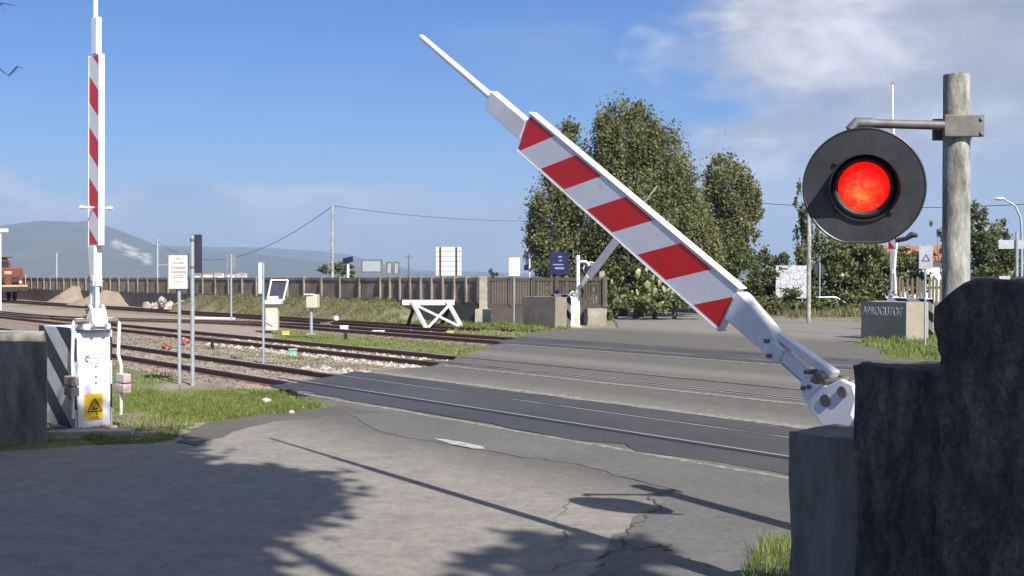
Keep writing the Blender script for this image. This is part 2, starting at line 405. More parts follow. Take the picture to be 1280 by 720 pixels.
# ---- asphalt
def sheet(name, poly, z, mat_, th=.06, jag=0):
    pts = []
    n = len(poly)
    for i in range(n):
        a = Vector(poly[i][:2]); b_ = Vector(poly[(i + 1) % n][:2]); k = max(1, int((b_ - a).length / jag)) if jag else 1
        k = min(k, 60)
        for q in range(k):
            p = a.lerp(b_, q / k)
            if jag and (b_ - a).length < 30:
                p = p + Vector((noise.noise(Vector((p.x * 3, p.y * 3, 1))), noise.noise(Vector((p.x * 3, p.y * 3, 9))))) * jag * .45
            pts.append((p.x, p.y))
    mb = MB(); mb.prism(pts, z - th, z, 'z')
    return mb.build(name, mat_, kind='structure')
def asphalt(name, c1, c2, spk=.75, cracks=True, rough=.85, bands=False, crk=.45):
    m, t, b = nt(name); v = geo(t)
    big = noi(t, v, .35, 6, .65); fine = noi(t, v, 9, 8, .8); vf = noi(t, v, 70, 3, .8)
    c = ramp(t, big, [(.32, c1), (.68, c2)])
    c = mixc(t, ramp(t, fine, [(.40, (.0,) * 3), (.68, (.55,) * 3)]), c, tuple(x * .5 for x in c1))
    c = mixc(t, ramp(t, vf, [(.52, (0,) * 3), (.72, (spk,) * 3)]), c, tuple(min(1, x * 1.5) for x in c2))
    if bands:
        s2 = N(t, 'ShaderNodeSeparateXYZ'); L(t, v, s2.inputs[0])
        d = math_(t, 'ADD', math_(t, 'MULTIPLY', s2.outputs[0], CT), math_(t, 'MULTIPLY', s2.outputs[1], ST))
        wob = math_(t, 'MULTIPLY', math_(t, 'SUBTRACT', noi(t, v, .9, 5, .7), .5), .45)
        d = math_(t, 'DIVIDE', math_(t, 'ADD', d, wob), 50.0)
        tn = (.265, .245, .215); gy = (.070, .067, .062); lt = (.17, .16, .14); dk = (.055, .055, .058)
        bc = ramp(t, d, [(0, tn), (.125, tn), (.150, gy), (.235, gy), (.240, lt), (.262, gy), (.32, gy), (.345, lt), (.365, gy), (.395, gy), (.404, dk), (.455, dk), (.462, gy), (.56, gy), (.62, (.20, .19, .17))])
        c = mixc(t, .82, c, bc)
        c = mixc(t, ramp(t, fine, [(.42, (.0,) * 3), (.66, (.45,) * 3)]), c, (.085, .078, .07))
        mid = noi(t, v, 2.6, 8, .75)
        c = mixc(t, ramp(t, mid, [(.44, (0,) * 3), (.62, (.35,) * 3)]), c, (.10, .092, .082))
        c = mixc(t, ramp(t, noi(t, v, 4.1, 9, .8), [(.54, (0,) * 3), (.66, (.32,) * 3)]), c, (.33, .30, .25))
        c = mixc(t, ramp(t, vf, [(.52, (0,) * 3), (.72, (spk * .7,) * 3)]), c, (.32, .295, .26))
    if cracks:
        wv = N(t, 'ShaderNodeVectorMath'); wv.operation = 'MULTIPLY_ADD'
        nn = N(t, 'ShaderNodeTexNoise', Scale=1.5, Detail=6.0); L(t, v, nn.inputs['Vector'])
        L(t, nn.outputs['Color'], wv.inputs[0]); wv.inputs[1].default_value = (1.4, 1.4, 1.4); L(t, v, wv.inputs[2])
        vo = N(t, 'ShaderNodeTexVoronoi', Scale=crk); vo.feature = 'DISTANCE_TO_EDGE'; L(t, wv.outputs[0], vo.inputs['Vector'])
        k = ramp(t, vo.outputs['Distance'], [(0, (1,) * 3), (.006, (0,) * 3)])
        k = math_(t, 'MULTIPLY', k, ramp(t, noi(t, v, .6, 3, .6), [(.46, (0,) * 3), (.6, (.5,) * 3)]))
        c = mixc(t, k, c, (.05, .045, .04))
    L(t, c, b.inputs['Base Color']); b.inputs['Roughness'].default_value = rough; b.inputs['Specular IOR Level'].default_value = .35
    bump(t, b, math_(t, 'ADD', vf, fine), .35, .012); return m
M['road'] = asphalt('asphalt_old', (.16, .148, .132), (.25, .232, .205), bands=True)
M['patch'] = asphalt('asphalt_patch', (.10, .097, .09), (.15, .145, .135), crk=.7)
M['band'] = asphalt('asphalt_new', (.046, .044, .042), (.078, .075, .071), .25, False, .55)
sheet('road', poly_road, .004, M['road'], .07, jag=.3)
patch_px = [(372, 496), (424, 512), (480, 543), (560, 556), (622, 566), (716, 581), (793, 600), (842, 614), (838, 622), (805, 642), (772, 671), (752, 692), (738, 722), (985, 770), (1150, 720), (1130, 622), (985, 591.5), (640, 538), (460, 505)]
sheet('asphalt_patch', [G(*p).xy for p in patch_px], .010, M['patch'], .01, jag=.22)
t_l1 = T_of(360, 9.0)
sheet('asphalt_band', [W(te(9.0) + .6, 8.92).xy, W(-6, 8.92).xy, W(-6, 11.75).xy, W(te(11.7) + .15, 11.75).xy], .015, M['band'], .02, jag=.6)
M['edge'] = mat('pale_edge_rubble', (.20, .185, .155), .95, var=.7, scale=9, world=True)
for d0_, d1_ in ((8.70, 8.80), (11.78, 12.02), (13.95, 14.1), (19.9, 20.05)):
    sheet('deck_edge', [W(te(d0_) - .3, d0_).xy, W(-6, d0_).xy, W(-6, d1_).xy, W(te(d1_) - .3, d1_).xy], .0125, M['edge'], .012, jag=.13)
M['band3'] = asphalt('asphalt_dark_strip', (.05, .05, .053), (.085, .083, .082), .35, False, .6)
sheet('asphalt_band', [W(te(20.4) + .2, 20.3).xy, W(-6, 20.3).xy, W(-6, 22.85).xy, W(te(22.8) + .2, 22.85).xy], .012, M['band3'], .02, jag=.4)
M['shoulder'] = asphalt('gravel_shoulder', (.075, .07, .06), (.13, .12, .10), .8, False)
sheet('gravel_shoulder', [G(*p).xy for p in [(226, 553), (236, 538), (262, 528.5), (320, 521.5), (424, 508.5), (480, 517), (420, 521), (345, 527), (290, 540), (262, 551), (240, 558)]], .014, M['shoulder'], .02, jag=.2)
# remains of paint, cracks
M['oldpaint'] = mat('worn_road_paint', (.36, .34, .31), .8, var=.45, scale=14, world=True)
sheet('road_marking', [G(*p).xy for p in [(540, 549.8), (560, 552), (580, 555.5), (604, 560), (606, 563), (588, 562), (566, 557), (547, 552.5)]], .018, M['oldpaint'], .006, jag=.1)
cr = MB()
def crack(pxs, w):
    P_ = [G(*p) for p in pxs]; out = []
    for a, b_ in zip(P_, P_[1:]):
        for q in range(6):
            p = a.lerp(b_, q / 6); out.append(p + Vector((random.uniform(-.05, .05), random.uniform(-.06, .06), 0)))
    out.append(P_[-1])
    for i, (a, b_) in enumerate(zip(out, out[1:])):
        d = (b_ - a).normalized(); y = Vector((-d.y, d.x, 0)) * w * random.uniform(.3, 1.1) * .33
        cr.add([a - y + Vector((0, 0, .0155)), b_ - y + Vector((0, 0, .0155)), b_ + y + Vector((0, 0, .0155)), a + y + Vector((0, 0, .0155))], [(0, 1, 2, 3)])
crack([(842, 614), (815, 622), (822, 640), (790, 660), (776, 684), (745, 712)], .032)
crack([(776, 680), (800, 690), (830, 684), (842, 690)], .035)
crack([(700, 690), (708, 672), (694, 650), (715, 628)], .012)
crack([(680, 575), (742, 592), (798, 602)], .012)
crack([(735, 700), (690, 716)], .015)
M['crack'] = mat('crack_dirt', (.085, .07, .05), .95, var=.5, scale=3, world=True)
cr.build('road_cracks', M['crack'], kind='structure', fix=False)

# far kerb
kb = MB()
kp = [G(690, 384.5), G(764, 387.5), G(869, 390.3), G(940, 394.8), G(1075, 401.5), G(1250, 410)]
kb.sweep([(0, -.05), (.0, .13), (.35, .13), (.35, -.05)], kp)
kb.build('kerb', M['concrete'], kind='structure')
# verge beyond the kerb
vg = MB(); vp = [p + Vector((0, .36, .12)) for p in kp] + [Vector((40, 85, .12)), Vector((0, 85, .12))]
vg.add(vp, [tuple(range(len(vp)))])
M['verge'] = mat('verge_soil', (.10, .10, .045), .97, var=.35, scale=1.5, world=True)
vg.build('verge', M['verge'], kind='structure')

# ------------------------------------------------------------------ railway
RP = [(-.07, 0), (-.07, .012), (-.012, .03), (-.012, .105), (-.036, .115), (-.036, .145), (.036, .145), (.036, .115), (.012, .105), (.012, .03), (.07, .012), (.07, 0)]
def railmat():
    m, t, b = nt('rail_steel'); v = geo(t)
    sp = N(t, 'ShaderNodeSeparateXYZ'); L(t, N(t, 'ShaderNodeNewGeometry').outputs['Normal'], sp.inputs[0])
    n = noi(t, v, .22, 6, .65)
    up = math_(t, 'GREATER_THAN', sp.outputs[2], .9)
    pz = N(t, 'ShaderNodeSeparateXYZ'); L(t, v, pz.inputs[0])
    head = math_(t, 'MULTIPLY', up, math_(t, 'GREATER_THAN', pz.outputs[2], -.01))
    shine = math_(t, 'MULTIPLY', head, ramp(t, n, [(.40, (.06,) * 3), (.60, (1,) * 3)]))  # polished head; noise paints bright and dull stretches in place of sky reflections
    L(t, mixc(t, shine, (.15, .09, .065), (.78, .77, .76)), b.inputs['Base Color'])
    L(t, math_(t, 'MULTIPLY', shine, .9), b.inputs['Metallic'])
    L(t, math_(t, 'SUBTRACT', .85, math_(t, 'MULTIPLY', shine, .55)), b.inputs['Roughness']); return m
M['rail'] = railmat()
def track(dlist, t0, t1, label, nsleep, bend=None, t_sl=None, polish=True):
    root = empty('railway_track', W((t0 + t1) / 2 if t1 < 60 else 20, sum(dlist) / 2, -.14), 0, label, 'railway track', 'tracks of the level crossing')
    inv = root.matrix_basis.inverted()
    base = Vector(root.location)
    def line(d, lo=t0, hi=t1, off=0):
        n = 70; out = []
        for i in range(n + 1):
            tt_ = lo + (hi - lo) * (i / n) ** 1.3
            dd = d + (bend(tt_) if bend else 0) + off
            out.append(W(tt_, dd, -.131) - base)
        return out
    for d in dlist:
        r = MB().sweep(RP, line(d)).build('rail', M['rail'] if polish else M['rust'], root)
    sl = None; k = 0
    while k < nsleep:
        tt_ = t_sl + k * .62
        if sl is None:
            sl = MB().box((0, 0, 0), (.24, 2.4, .12)).build('sleeper', M['sleeper'], root, bevel=.015)
            s_ = sl
        else:
            s_ = sl.copy(); col.objects.link(s_); s_.parent = root
        d = sum(dlist) / 2 + (bend(tt_) if bend else 0)
        s_.location = W(tt_, d, -.178) - base; s_.rotation_euler = (0, 0, math.atan2(TV.y, TV.x) + random.uniform(-.015, .015))
        k += 1
    return root, line
tr1, ln1 = track([9.6, 11.08], -9, 220, 'nearest railway track, crossing the road in front of the two barriers', 70, t_sl=te(10) + .5)
tr2, ln2 = track([14.5, 15.98], -9, 220, 'second railway track, with pale ballast stones along it', 70, t_sl=te(15) + .4)
tA, tB = T_of(330, 21), T_of(60, 17)
def bend3(t_): return -5.7 * sm(tA - 2, tB, t_)
tr3, ln3 = track([20.9, 22.38], -9, 75, 'third railway track, curving away to join the second track', 60, bend3, te(21.6) + .4)
tr4, ln4 = track([24.0, 25.45], T_of(575, 24.5), 220, 'farthest stub track, ending under the white buffer stop', 70, None, T_of(575, 24.5) + .3, False)
# flangeways and check rails in the crossing
M['groove'] = mat('flangeway_dark', (.012, .012, .014), .8)
def rough_strip(d, w, z, name, mat_, lo, hi, parent):
    base = Vector(parent.location)
    pts = [W(lo + (hi - lo) * i / 50, d, z) - base for i in range(51)]
    return MB().sweep([(-w / 2, -.02), (-w / 2, 0), (w / 2, 0), (w / 2, -.02)], pts).build(name, mat_, parent)
for d, tr, side in ((9.6, tr1, 1), (11.08, tr1, -1), (14.5, tr2, 1), (15.98, tr2, -1), (20.9, tr3, 1), (22.38, tr3, -1)):
    e = te(d)
    gw = .13 if d == 9.6 else .08
    rough_strip(d + side * (.038 + gw / 2), gw, .0195, 'flangeway', M['groove'], -7, e + .3, tr)
    rough_strip(d + side * (.058 + gw), .04, .0215, 'check_rail', M['rail'], -7, e + 1.0, tr)

# ballast stones
def stones(name, regs, label, mat_, smin, smax):
    V = []; Fc = []
    for (n, fn) in regs:
        for _ in range(n):
            p = fn()
            if p is None: continue
            s = random.uniform(smin, smax); b0 = len(V)
            for k in range(6):
                q = [(1, 0, 0), (-1, 0, 0), (0, 1, 0), (0, -1, 0), (0, 0, 1), (0, 0, -1)][k]
                j = s * random.uniform(.6, 1.2)
                V.append((p.x + q[0] * j + random.uniform(-.3, .3) * s, p.y + q[1] * j + random.uniform(-.3, .3) * s, p.z + q[2] * j * .7 + s * .2))
            for f_ in ((0, 2, 4), (2, 1, 4), (1, 3, 4), (3, 0, 4), (2, 0, 5), (1, 2, 5), (3, 1, 5), (0, 3, 5)): Fc.append(tuple(b0 + i for i in f_))
    me = bpy.data.meshes.new(name); me.from_pydata(V, [], Fc); me.materials.append(mat_)
    o = bpy.data.objects.new(name, me); col.objects.link(o); return tag(o, label, 'gravel', kind='stuff')
def reg(d0, d1, span, z=-.13, lo=0):
    def fn():
        d = random.uniform(d0, d1); t_ = te(d) + lo + abs(random.random() ** 1.6) * span
        w = W(t_, d); 
        return Vector((w.x, w.y, z))
    return fn
stonem = mat('ballast_stone', (.20, .17, .14), .9, var=.5, scale=1.4, world=True)
pale = mat('pale_stone', (.38, .34, .30), .85, var=.3, scale=2, world=True)
stones('ballast', [(5200, reg(11.5, 13.9, 20)), (2500, reg(8.3, 9.4, 16)), (2600, reg(9.7, 11.0, 16)), (2500, reg(13.9, 16.6, 24)), (900, reg(20, 26, 24))], 'grey ballast stones between and along the tracks', stonem, .02, .055)
stones('pale_ballast', [(260, reg(13.7, 14.3, 13)), (300, reg(14.7, 15.7, 13)), (120, reg(11.2, 12.6, 3)), (60, reg(22.5, 23.6, 20))], 'whitish loose stones scattered along the second track', pale, .04, .095)
for px, py, s in ((333, 505, .07), (364, 518, .045), (377, 513, .04), (171, 552, .03)):
    p = G(px, py); mb = MB(); mb.ell((0, 0, s * .6), (s, s * .8, s * .7), 8, 5, jit=.15)
    lab = {333: 'largest white stone in the grass near the crossing', 364: 'small white stone at the edge of the asphalt, left one of two', 377: 'small white stone at the edge of the asphalt, right one of two', 171: 'tiny white stone beside the foot of the left barrier'}[px]
    mb.build('stone', pale, None, lab, 'stone', loc=p, smooth=True)

# ------------------------------------------------------------------ grass
def blades(name, gens, label, mat_):
    P0 = []; H_ = []; Wd = []
    for n, fn in gens:
        c = 0; tries = 0
        while c < n and tries < n * 6:
            tries += 1; q = fn()
            if q is None: continue
            P0.append(q[0]); H_.append(q[1]); Wd.append(q[2]); c += 1
    P0 = np.array(P0); H_ = np.array(H_); Wd = np.array(Wd); n = len(P0)
    az = rng.uniform(0, 2 * np.pi, n); ln = rng.uniform(0, .7, n) * H_; la = rng.uniform(0, 2 * np.pi, n)
    dx = np.cos(az) * Wd / 2; dy = np.sin(az) * Wd / 2
    a = P0 + np.c_[dx, dy, np.zeros(n)]; b_ = P0 - np.c_[dx, dy, np.zeros(n)]
    mid = np.c_[np.cos(la) * ln * .35, np.sin(la) * ln * .35, H_ * .6]
    c1 = P0 + mid + np.c_[dx, dy, np.zeros(n)] * .7; c2 = P0 + mid - np.c_[dx, dy, np.zeros(n)] * .7
    tip = P0 + np.c_[np.cos(la) * ln, np.sin(la) * ln, H_]
    V = np.stack([a, b_, c2, c1, tip], 1).reshape(-1, 3)
    me = bpy.data.meshes.new(name)
    idx = np.arange(n) * 5
    loops = np.stack([idx, idx + 1, idx + 2, idx + 3, idx + 3, idx + 2, idx + 4], 1).ravel()
    me.vertices.add(n * 5); me.vertices.foreach_set('co', V.astype(np.float32).ravel())
    me.loops.add(n * 7); me.loops.foreach_set('vertex_index', loops.astype(np.int32))
    me.polygons.add(n * 2)
    st = np.stack([np.arange(n) * 7, np.arange(n) * 7 + 4], 1).ravel(); me.polygons.foreach_set('loop_start', st.astype(np.int32))
    at_ = me.attributes.new('rnd', 'FLOAT', 'POINT'); at_.data.foreach_set('value', np.repeat(rng.uniform(0, 1, n), 5).astype(np.float32))
    me.update(calc_edges=True); me.validate(); me.materials.append(mat_)
    o = bpy.data.objects.new(name, me); col.objects.link(o); return tag(o, label, 'grass', kind='stuff')
def ggen(sampler, hmin, hmax, w, thr=.25):
    def fn():
        x, y = sampler(); q = info(x, y)
        if random.random() > q[1] - thr or (inside(x, y, poly_road) and not inside(x, y, grass_right) and not inside(x, y, grass_wall)): return None
        k = .35 + 1.5 * max(0, nz(x, y, 1.7) + .3) * (.6 + .8 * abs(nz(x + 9, y, 4.0)))
        return ((x, y, q[0] - .01), random.uniform(hmin, hmax) * k, w)
    return fn
def td_samp(t0f, t1f, d0, d1):
    def f():
        d = random.uniform(d0, d1); t_ = random.uniform(t0f(d), t1f(d)); w = W(t_, d); return w.x, w.y
    return f
def poly_samp(poly):
    xs = [p[0] for p in poly]; ys = [p[1] for p in poly]
    def f():
        while True:
            x = random.uniform(min(xs), max(xs)); y = random.uniform(min(ys), max(ys))
            if inside(x, y, poly): return x, y
    return f
blades('grass', [
    (52000, ggen(td_samp(lambda d: 9.3, lambda d: 19, 4.2, 8.5), .04, .11, .010)),
    (3500, ggen(td_samp(lambda d: 16, lambda d: 26, 3, 8.3), .05, .12, .02)),
    (7000, ggen(td_samp(te, lambda d: te(d) + 18, 11.7, 13.8), .03, .09, .016, .05)),
    (12000, ggen(td_samp(te, lambda d: T_of(330, d), 16.6, 20.5), .04, .10, .022)),
    (9000, ggen(td_samp(te, lambda d: T_of(470, d), 25.6, 27.8), .06, .22, .03)),
    (8000, ggen(td_samp(lambda d: te(d), lambda d: T_of(560, d), 22.4, 27.8), .06, .20, .03, .1)),
    (7000, ggen(poly_samp(grass_right), .06, .17, .025)),
    (5000, ggen(poly_samp(grass_wall), .06, .20, .008)),
], 'green grass between the tracks and beside the road', M['grassb'])
blades('dry_grass', [
    (12000, ggen(td_samp(lambda d: T_of(500, d), lambda d: T_of(215, d), 25.8, 27.8), .05, .20, .035, .1)),
    (9000, ggen(td_samp(lambda d: 9.3, lambda d: 18, 4.2, 8.6), .03, .09, .010)),
    (9000, ggen(lambda: (random.uniform(-4, 34), random.uniform(54, 60)), .15, .45, .05, -.2)),
], 'yellowish dry grass on the bank below the concrete fence and on the verge', M['drygrass'])

# ------------------------------------------------------------------ level-crossing barriers
def barrier(px_loc, rz, ang, sgn, label, u_arm=.93, u_pan=3.38, u_neck=3.93, u_tip=5.17, detail=True, cab_x=-.06, weights=True, piv=1.30, panel_mat=None, yk_s=1.0):
    root = empty('level_crossing_barrier', px_loc, rz, label, 'level crossing barrier', 'barriers of the level crossing')
    hm = M['hazard'] if sgn > 0 else M['hazard2']
    # cabinet (road face at +x side)
    prof = []
    for k in range(7):
        a = math.pi / 2 * k / 6; prof.append((cab_x - .16 + .16 * math.sin(a), 1.08 + .15 * math.cos(a)))
    prof = [(cab_x - .62, .04), (cab_x - .62, 1.23)] + prof + [(cab_x, .04)]
    cab = MB().prism(prof, -.205, .205, 'y').build('cabinet', M['cabinet'], root, bevel=.012)
    MB().rng(cab_x - .70, cab_x + .06, -.28, .28, -.06, .045).build('base_plinth', M['concrete'], root, bevel=.02)
    for sy in (-1, 1):
        MB().rng(cab_x - 1.22, cab_x - .012, sy * .222 - .01, sy * .222 + .01, .03, 1.26).build('striped_plate', hm, root, bevel=.004)
    MB().rng(cab_x - 1.22, cab_x - .63, -.21, .21, 1.235, 1.255).build('cover', M['cabinet'], root)
    if detail:
        Mx = Matrix.Translation((cab_x + .0015, 0, 0)) @ Matrix.Rotation(R(90), 4, 'Z') @ Matrix.Rotation(R(90), 4, 'X')
        el = MB(); el.tube([(cab_x - .004, .015, .88), (cab_x + .004, .015, .88)], 1, 24)
        el.v = [(x, (y - .015) * .135 + .015, (z - .88) * .058 + .88) for x, y, z in el.v]
        bd = el.build('badge', M['whitesign'], cab)
        rg = MB(); rg.tube([(cab_x + .005, .015 + .137 * math.cos(a * math.pi / 12), .88 + .06 * math.sin(a * math.pi / 12)) for a in range(25)], .0035, 5, False); rg.build('badge_rim', M['galv'], bd)
        MB().rng(cab_x, cab_x + .007, -.045, .105, .883, .892).build('badge_lettering', M['galv'], bd)
        mk_ = MB(); mk_.tube([(cab_x + .006, -.085 + .022 * math.cos(a * math.pi / 6), .88 + .028 * math.sin(a * math.pi / 6)) for a in range(11)], .006, 6); mk_.build('badge_emblem', M['text'], bd)
        for z_ in (.785, .66, .59, .34):
            MB().tube([(cab_x - .004, .02, z_), (cab_x + .010, .02, z_)], .012, 10).build('bolt', M['steel'], cab)
        MB().rng(cab_x, cab_x + .005, -.125, .105, .03 + .10, .30 + .15).build('warning_label', M['yellow'], cab)
        lab = [c for c in cab.children if c.name.startswith('warning_label')][0]
        tri = [(-.085, .235), (.09, .235), (.0025, .395)]
        for a, b_ in ((0, 1), (1, 2), (2, 0)):
            A = tri[a]; B = tri[b_]
            MB().bar((cab_x + .0065, A[0], A[1]), (cab_x + .0065, B[0], B[1]), .004, .013, up=(1, 0, 0) if False else (0, 0, 1)).build('triangle_side', M['text'], lab)
        dm = MB(); dm.rng(cab_x + .005, cab_x + .0075, -.035, .045, .255, .268); dm.rng(cab_x + .005, cab_x + .0075, -.02, .0, .268, .29); dm.rng(cab_x + .005, cab_x + .0075, .015, .035, .268, .28)
        dm.rng(cab_x + .005, cab_x + .0075, -.04, .045, .165, .173); dm.rng(cab_x + .005, cab_x + .0075, -.06, .06, .145, .152); dm.rng(cab_x + .005, cab_x + .0075, .02, .035, .19, .215)
        dm.build('pictogram', M['text'], lab)
    # pivot axle
    ax_l = .27 if weights else .10
    MB().tube([(0, -ax_l, piv), (0, ax_l, piv)], .035, 14).build('axle', M['steel'], root, smooth=True)
    MB().rng(cab_x - .30, .05 if weights else cab_x + .02, -.17, .17, 1.232, max(1.245, piv - .03)).build('pivot_housing', M['cabinet'], root, bevel=.02)
    rot = (0, -ang, 0); loc = (0, 0, piv); sm_ = panel_mat or (M['stripe+'] if sgn > 0 else M['stripe-'])
    K = dict(loc=loc, rot=rot)
    # boom, in its own axes: x along, z across, y thickness
    panel = MB(); panel.rng(u_arm, u_pan, -.032, .032, -.15, .15); pn = panel.build('boom_panel', sm_, root, bevel=.006, **K)
    MB().rng(u_arm - .012, u_pan + .012, -.037, .037, .151, .160).build('boom_edge', M['white'], root, bevel=.004, **K)
    MB().rng(u_arm - .005, u_pan + .005, -.036, .036, -.159, -.151).build('boom_edge', M['white'], root, **K)
    MB().rng(u_pan + .013, u_neck, -.035, .035, -.075, .085).build('boom_neck', M['white'], root, bevel=.008, **K)
    MB().tube([(u_neck - .1, 0, .03), (u_neck + .3, 0, .03), (u_tip - .03, 0, .03), (u_tip, 0, .03)], [.03, .028, .024, .014], 12).build('boom_tip', M['white'], root, smooth=True, **K)
    # lower arm : deep tapered box, then two parallel bars and a clamp
    a0 = u_arm * .52
    MB().prism([(a0 - .02, -.055), (u_arm - .013, -.06), (u_arm - .013, .138), (u_arm - .05, .14), (a0 + .12, .095), (a0, .055)], -.05, .05, 'y').build('boom_arm', M['white'], root, bevel=.010, **K)
    MB().rng(a0 - .06, a0 + .07, -.058, .058, -.055, .05).build('clamp', M['white'], root, bevel=.012, **K)
    for (x_, z_) in ((a0 + .06, .03), (a0 + .0, -.035)):
        MB().tube([(x_, -.085, z_), (x_, .085, z_)], .014, 8).build('bolt', M['steel'], root, **K)
    MB().rng(.10, a0, -.030, .030, -.035, .035).build('lower_bar', M['white'], root, bevel=.008, **K)
    MB().prism([(.08, .085), (a0 + .04, .055), (a0 + .05, .10), (.08, .135)], -.035, .035, 'y').build('upper_bar', M['white'], root, bevel=.008, **K)
    MB().tube([(.08, -.04, -.075), (a0 + .02, -.04, -.075)], .008, 6).build('tension_rod', M['galv'], root, **K)
    yk = MB()
    for sy in (-1, 1):
        yk.prism([(-.30, -.11), (-.12, -.15), (.13, -.09), (.20, -.03), (.20, .02), (.12, .03), (.04, .07), (-.02, .16), (-.10, .18), (-.16, .13), (-.18, .04), (-.30, .0)], sy * .075 - .018, sy * .075 + .018, 'y')
    yk.rng(-.26, .16, -.06, .06, -.085, -.065); yk.v = [(x * yk_s if x < 0 else x, y, z) for x, y, z in yk.v]; yk.build('yoke', M['white'], root, bevel=.008, **K)
    for sy in (-1, 1): MB().tube([(-.07, sy * .075 - .03, .11), (-.07, sy * .075 + .03, .11)], .032, 14).build('boss', M['steel'], root, **K)
    for x_, z_ in ((.13, .0), (.16, -.03), (.06, .09), (.19, .06)):
        MB().tube([(x_, -.11, z_), (x_, .11, z_)], .013, 8).build('bolt', M['steel'], root, **K)
    MB().rng(.09, .15, -.09, .09, -.05, .1).build('bracket', M['steel'], root, bevel=.006, **K)
    # counterweight frame: arms on both sides of the cabinet, opposite the boom
    if not weights and detail:
        MB().rng(-1.0, -.30, -.06, .06, -.10, .04).build('counterweight_arm', M['white'], root, bevel=.01, **K)
        MB().rng(-1.15, -.75, -.10, .10, -.2, .12).build('counterweight', M['cw'], root, bevel=.01, **K)
    if weights:
        for sy in (-1, 1):
            y0 = sy * .27
            MB().tube([(.0, sy * .06, .045), (.02, sy * .16, .045), (.015, sy * .25, .03), (-.03, sy * .285, -.02), (-.30, sy * .285, .0), (-.42, sy * .285, .01), (-.55, sy * .30, -.045), (-.95, sy * .30, -.045), (-1.16, sy * .30, -.045)], .021, 10).build('counterweight_arm', M['white'], root, smooth=True, **K)
            wt = MB()
            for q in range(2):
                wt.rng(-.83 + q * .125 - .055, -.83 + q * .125 + .055, y0 + sy * .05 - .05, y0 + sy * .05 + .05, -.18, .06)
            wt.build('counterweight', M['cw'], root, bevel=.012, **K)
    return root
ROTP = math.atan2(TV.y, TV.x); ROTM = ROTP + math.pi
near = barrier(W(4.33, 5.4), ROTP, R(31.6), 1, 'large red and white barrier half raised across the view, pivoting behind the black stone wall', piv=1.22, cab_x=-.34, weights=False)
left = barrier(W(14.78, 4.52, .03), ROTM + R(5), R(89.3), -1, 'white striped barrier standing fully upright at the left, yellow warning label on its cabinet', u_pan=3.22, u_neck=3.68, piv=1.34, yk_s=.25)
kn = MB(); kn.tube([(1.38, -.17, 0), (1.38, .17, 0)], .012, 8); kn.ell((1.38, -.17, 0), (.026, .04, .026), 10, 6); kn.ell((1.38, .17, 0), (.026, .04, .026), 10, 6)
kn.build('side_reflector', M['white'], left, loc=(0, 0, 1.34), rot=(0, -R(89.3), 0), smooth=True)
pF = G(720.5, 409.5)
farl = barrier((pF.x, pF.y + .3, 0), ROTM, R(40), -1, 'distant barrier half raised beside the dark slatted fence and the concrete block', 1.0, 4.4, 4.9, 5.9, detail=False, cab_x=-.02, panel_mat=M['greyboom'])
MB().rng(-.02, -.012, -.05, .06, .15, .42).build('warning_label', M['yellow'], farl)
tF = TD(11.6, 37.9)
farr = barrier(W(tF[0] - .1, tF[1] + .55, 0), ROTP, R(89.5), 1, 'distant upright barrier rising behind the block with graffiti', 1.5, 4.6, 5.4, 6.75, detail=False, cab_x=-.1, weights=False)
MB().tube([(6.6, 0, .03), (6.8, 0, .03)], .022, 8).build('red_tip', M['textred'], farr, loc=(0, 0, 1.3), rot=(0, -R(89.5), 0))

# ------------------------------------------------------------------ near walls and blocks
def rough_block(name, corners, z0, z1, mat_, label, cat, sub=.07, amp=.03, top=None, group=None):
    """corners: 4 ground points (x,y) counter-clockwise; a box remeshed and roughened"""
    bm = bmesh.new()
    c = [Vector(p) for p in corners]; nz_ = max(1, int((z1 - z0) / sub))
    def lerp4(u, v): return c[0].lerp(c[1], u).lerp(c[3].lerp(c[2], u), v)
    nu = max(1, int((c[1] - c[0]).length / sub)); nv = max(1, int((c[3] - c[0]).length / sub))
    org = (c[0] + c[1] + c[2] + c[3]) / 4
    grid = {}
    def vert(i, j, k):
        key = (i, j, k)
        if key not in grid:
            p = lerp4(i / nu, j / nv); zt = z1 if top is None else z1 + top(i / nu, j / nv)
            z = z0 + (zt - z0) * k / nz_
            q = Vector((p.x, p.y, z)); nn = noise.noise_vector(q * 2.3) * amp + noise.noise_vector(q * 7) * amp * .5 + noise.noise_vector(q * 17) * amp * .35
            ex = (i in (0, nu)) + (j in (0, nv)) + (k == nz_)
            q = q + nn
            if ex >= 2:
                ctr = Vector((org.x, org.y, (z0 + z1) / 2)); q = q + (ctr - q).normalized() * amp * .5
            grid[key] = bm.verts.new((q.x - org.x, q.y - org.y, q.z - 0))
        return grid[key]
    for i in range(nu):
        for k in range(nz_):
            for j in (0, nv): bm.faces.new([vert(i, j, k), vert(i + 1, j, k), vert(i + 1, j, k + 1), vert(i, j, k + 1)])
    for j in range(nv):
        for k in range(nz_):
            for i in (0, nu): bm.faces.new([vert(i, j, k), vert(i, j + 1, k), vert(i, j + 1, k + 1), vert(i, j, k + 1)])
    for i in range(nu):
        for j in range(nv): bm.faces.new([vert(i, j, nz_), vert(i + 1, j, nz_), vert(i + 1, j + 1, nz_), vert(i, j + 1, nz_)])
    bmesh.ops.recalc_face_normals(bm, faces=bm.faces)
    me = bpy.data.meshes.new(name); bm.to_mesh(me); bm.free(); me.materials.append(mat_)
    me.polygons.foreach_set('use_smooth', [True] * len(me.polygons))
    o = bpy.data.objects.new(name, me); col.objects.link(o); o.location = (org.x, org.y, 0)
    if amp < .033: es = o.modifiers.new('es', 'EDGE_SPLIT'); es.split_angle = R(38)
    return tag(o, label, cat, group)
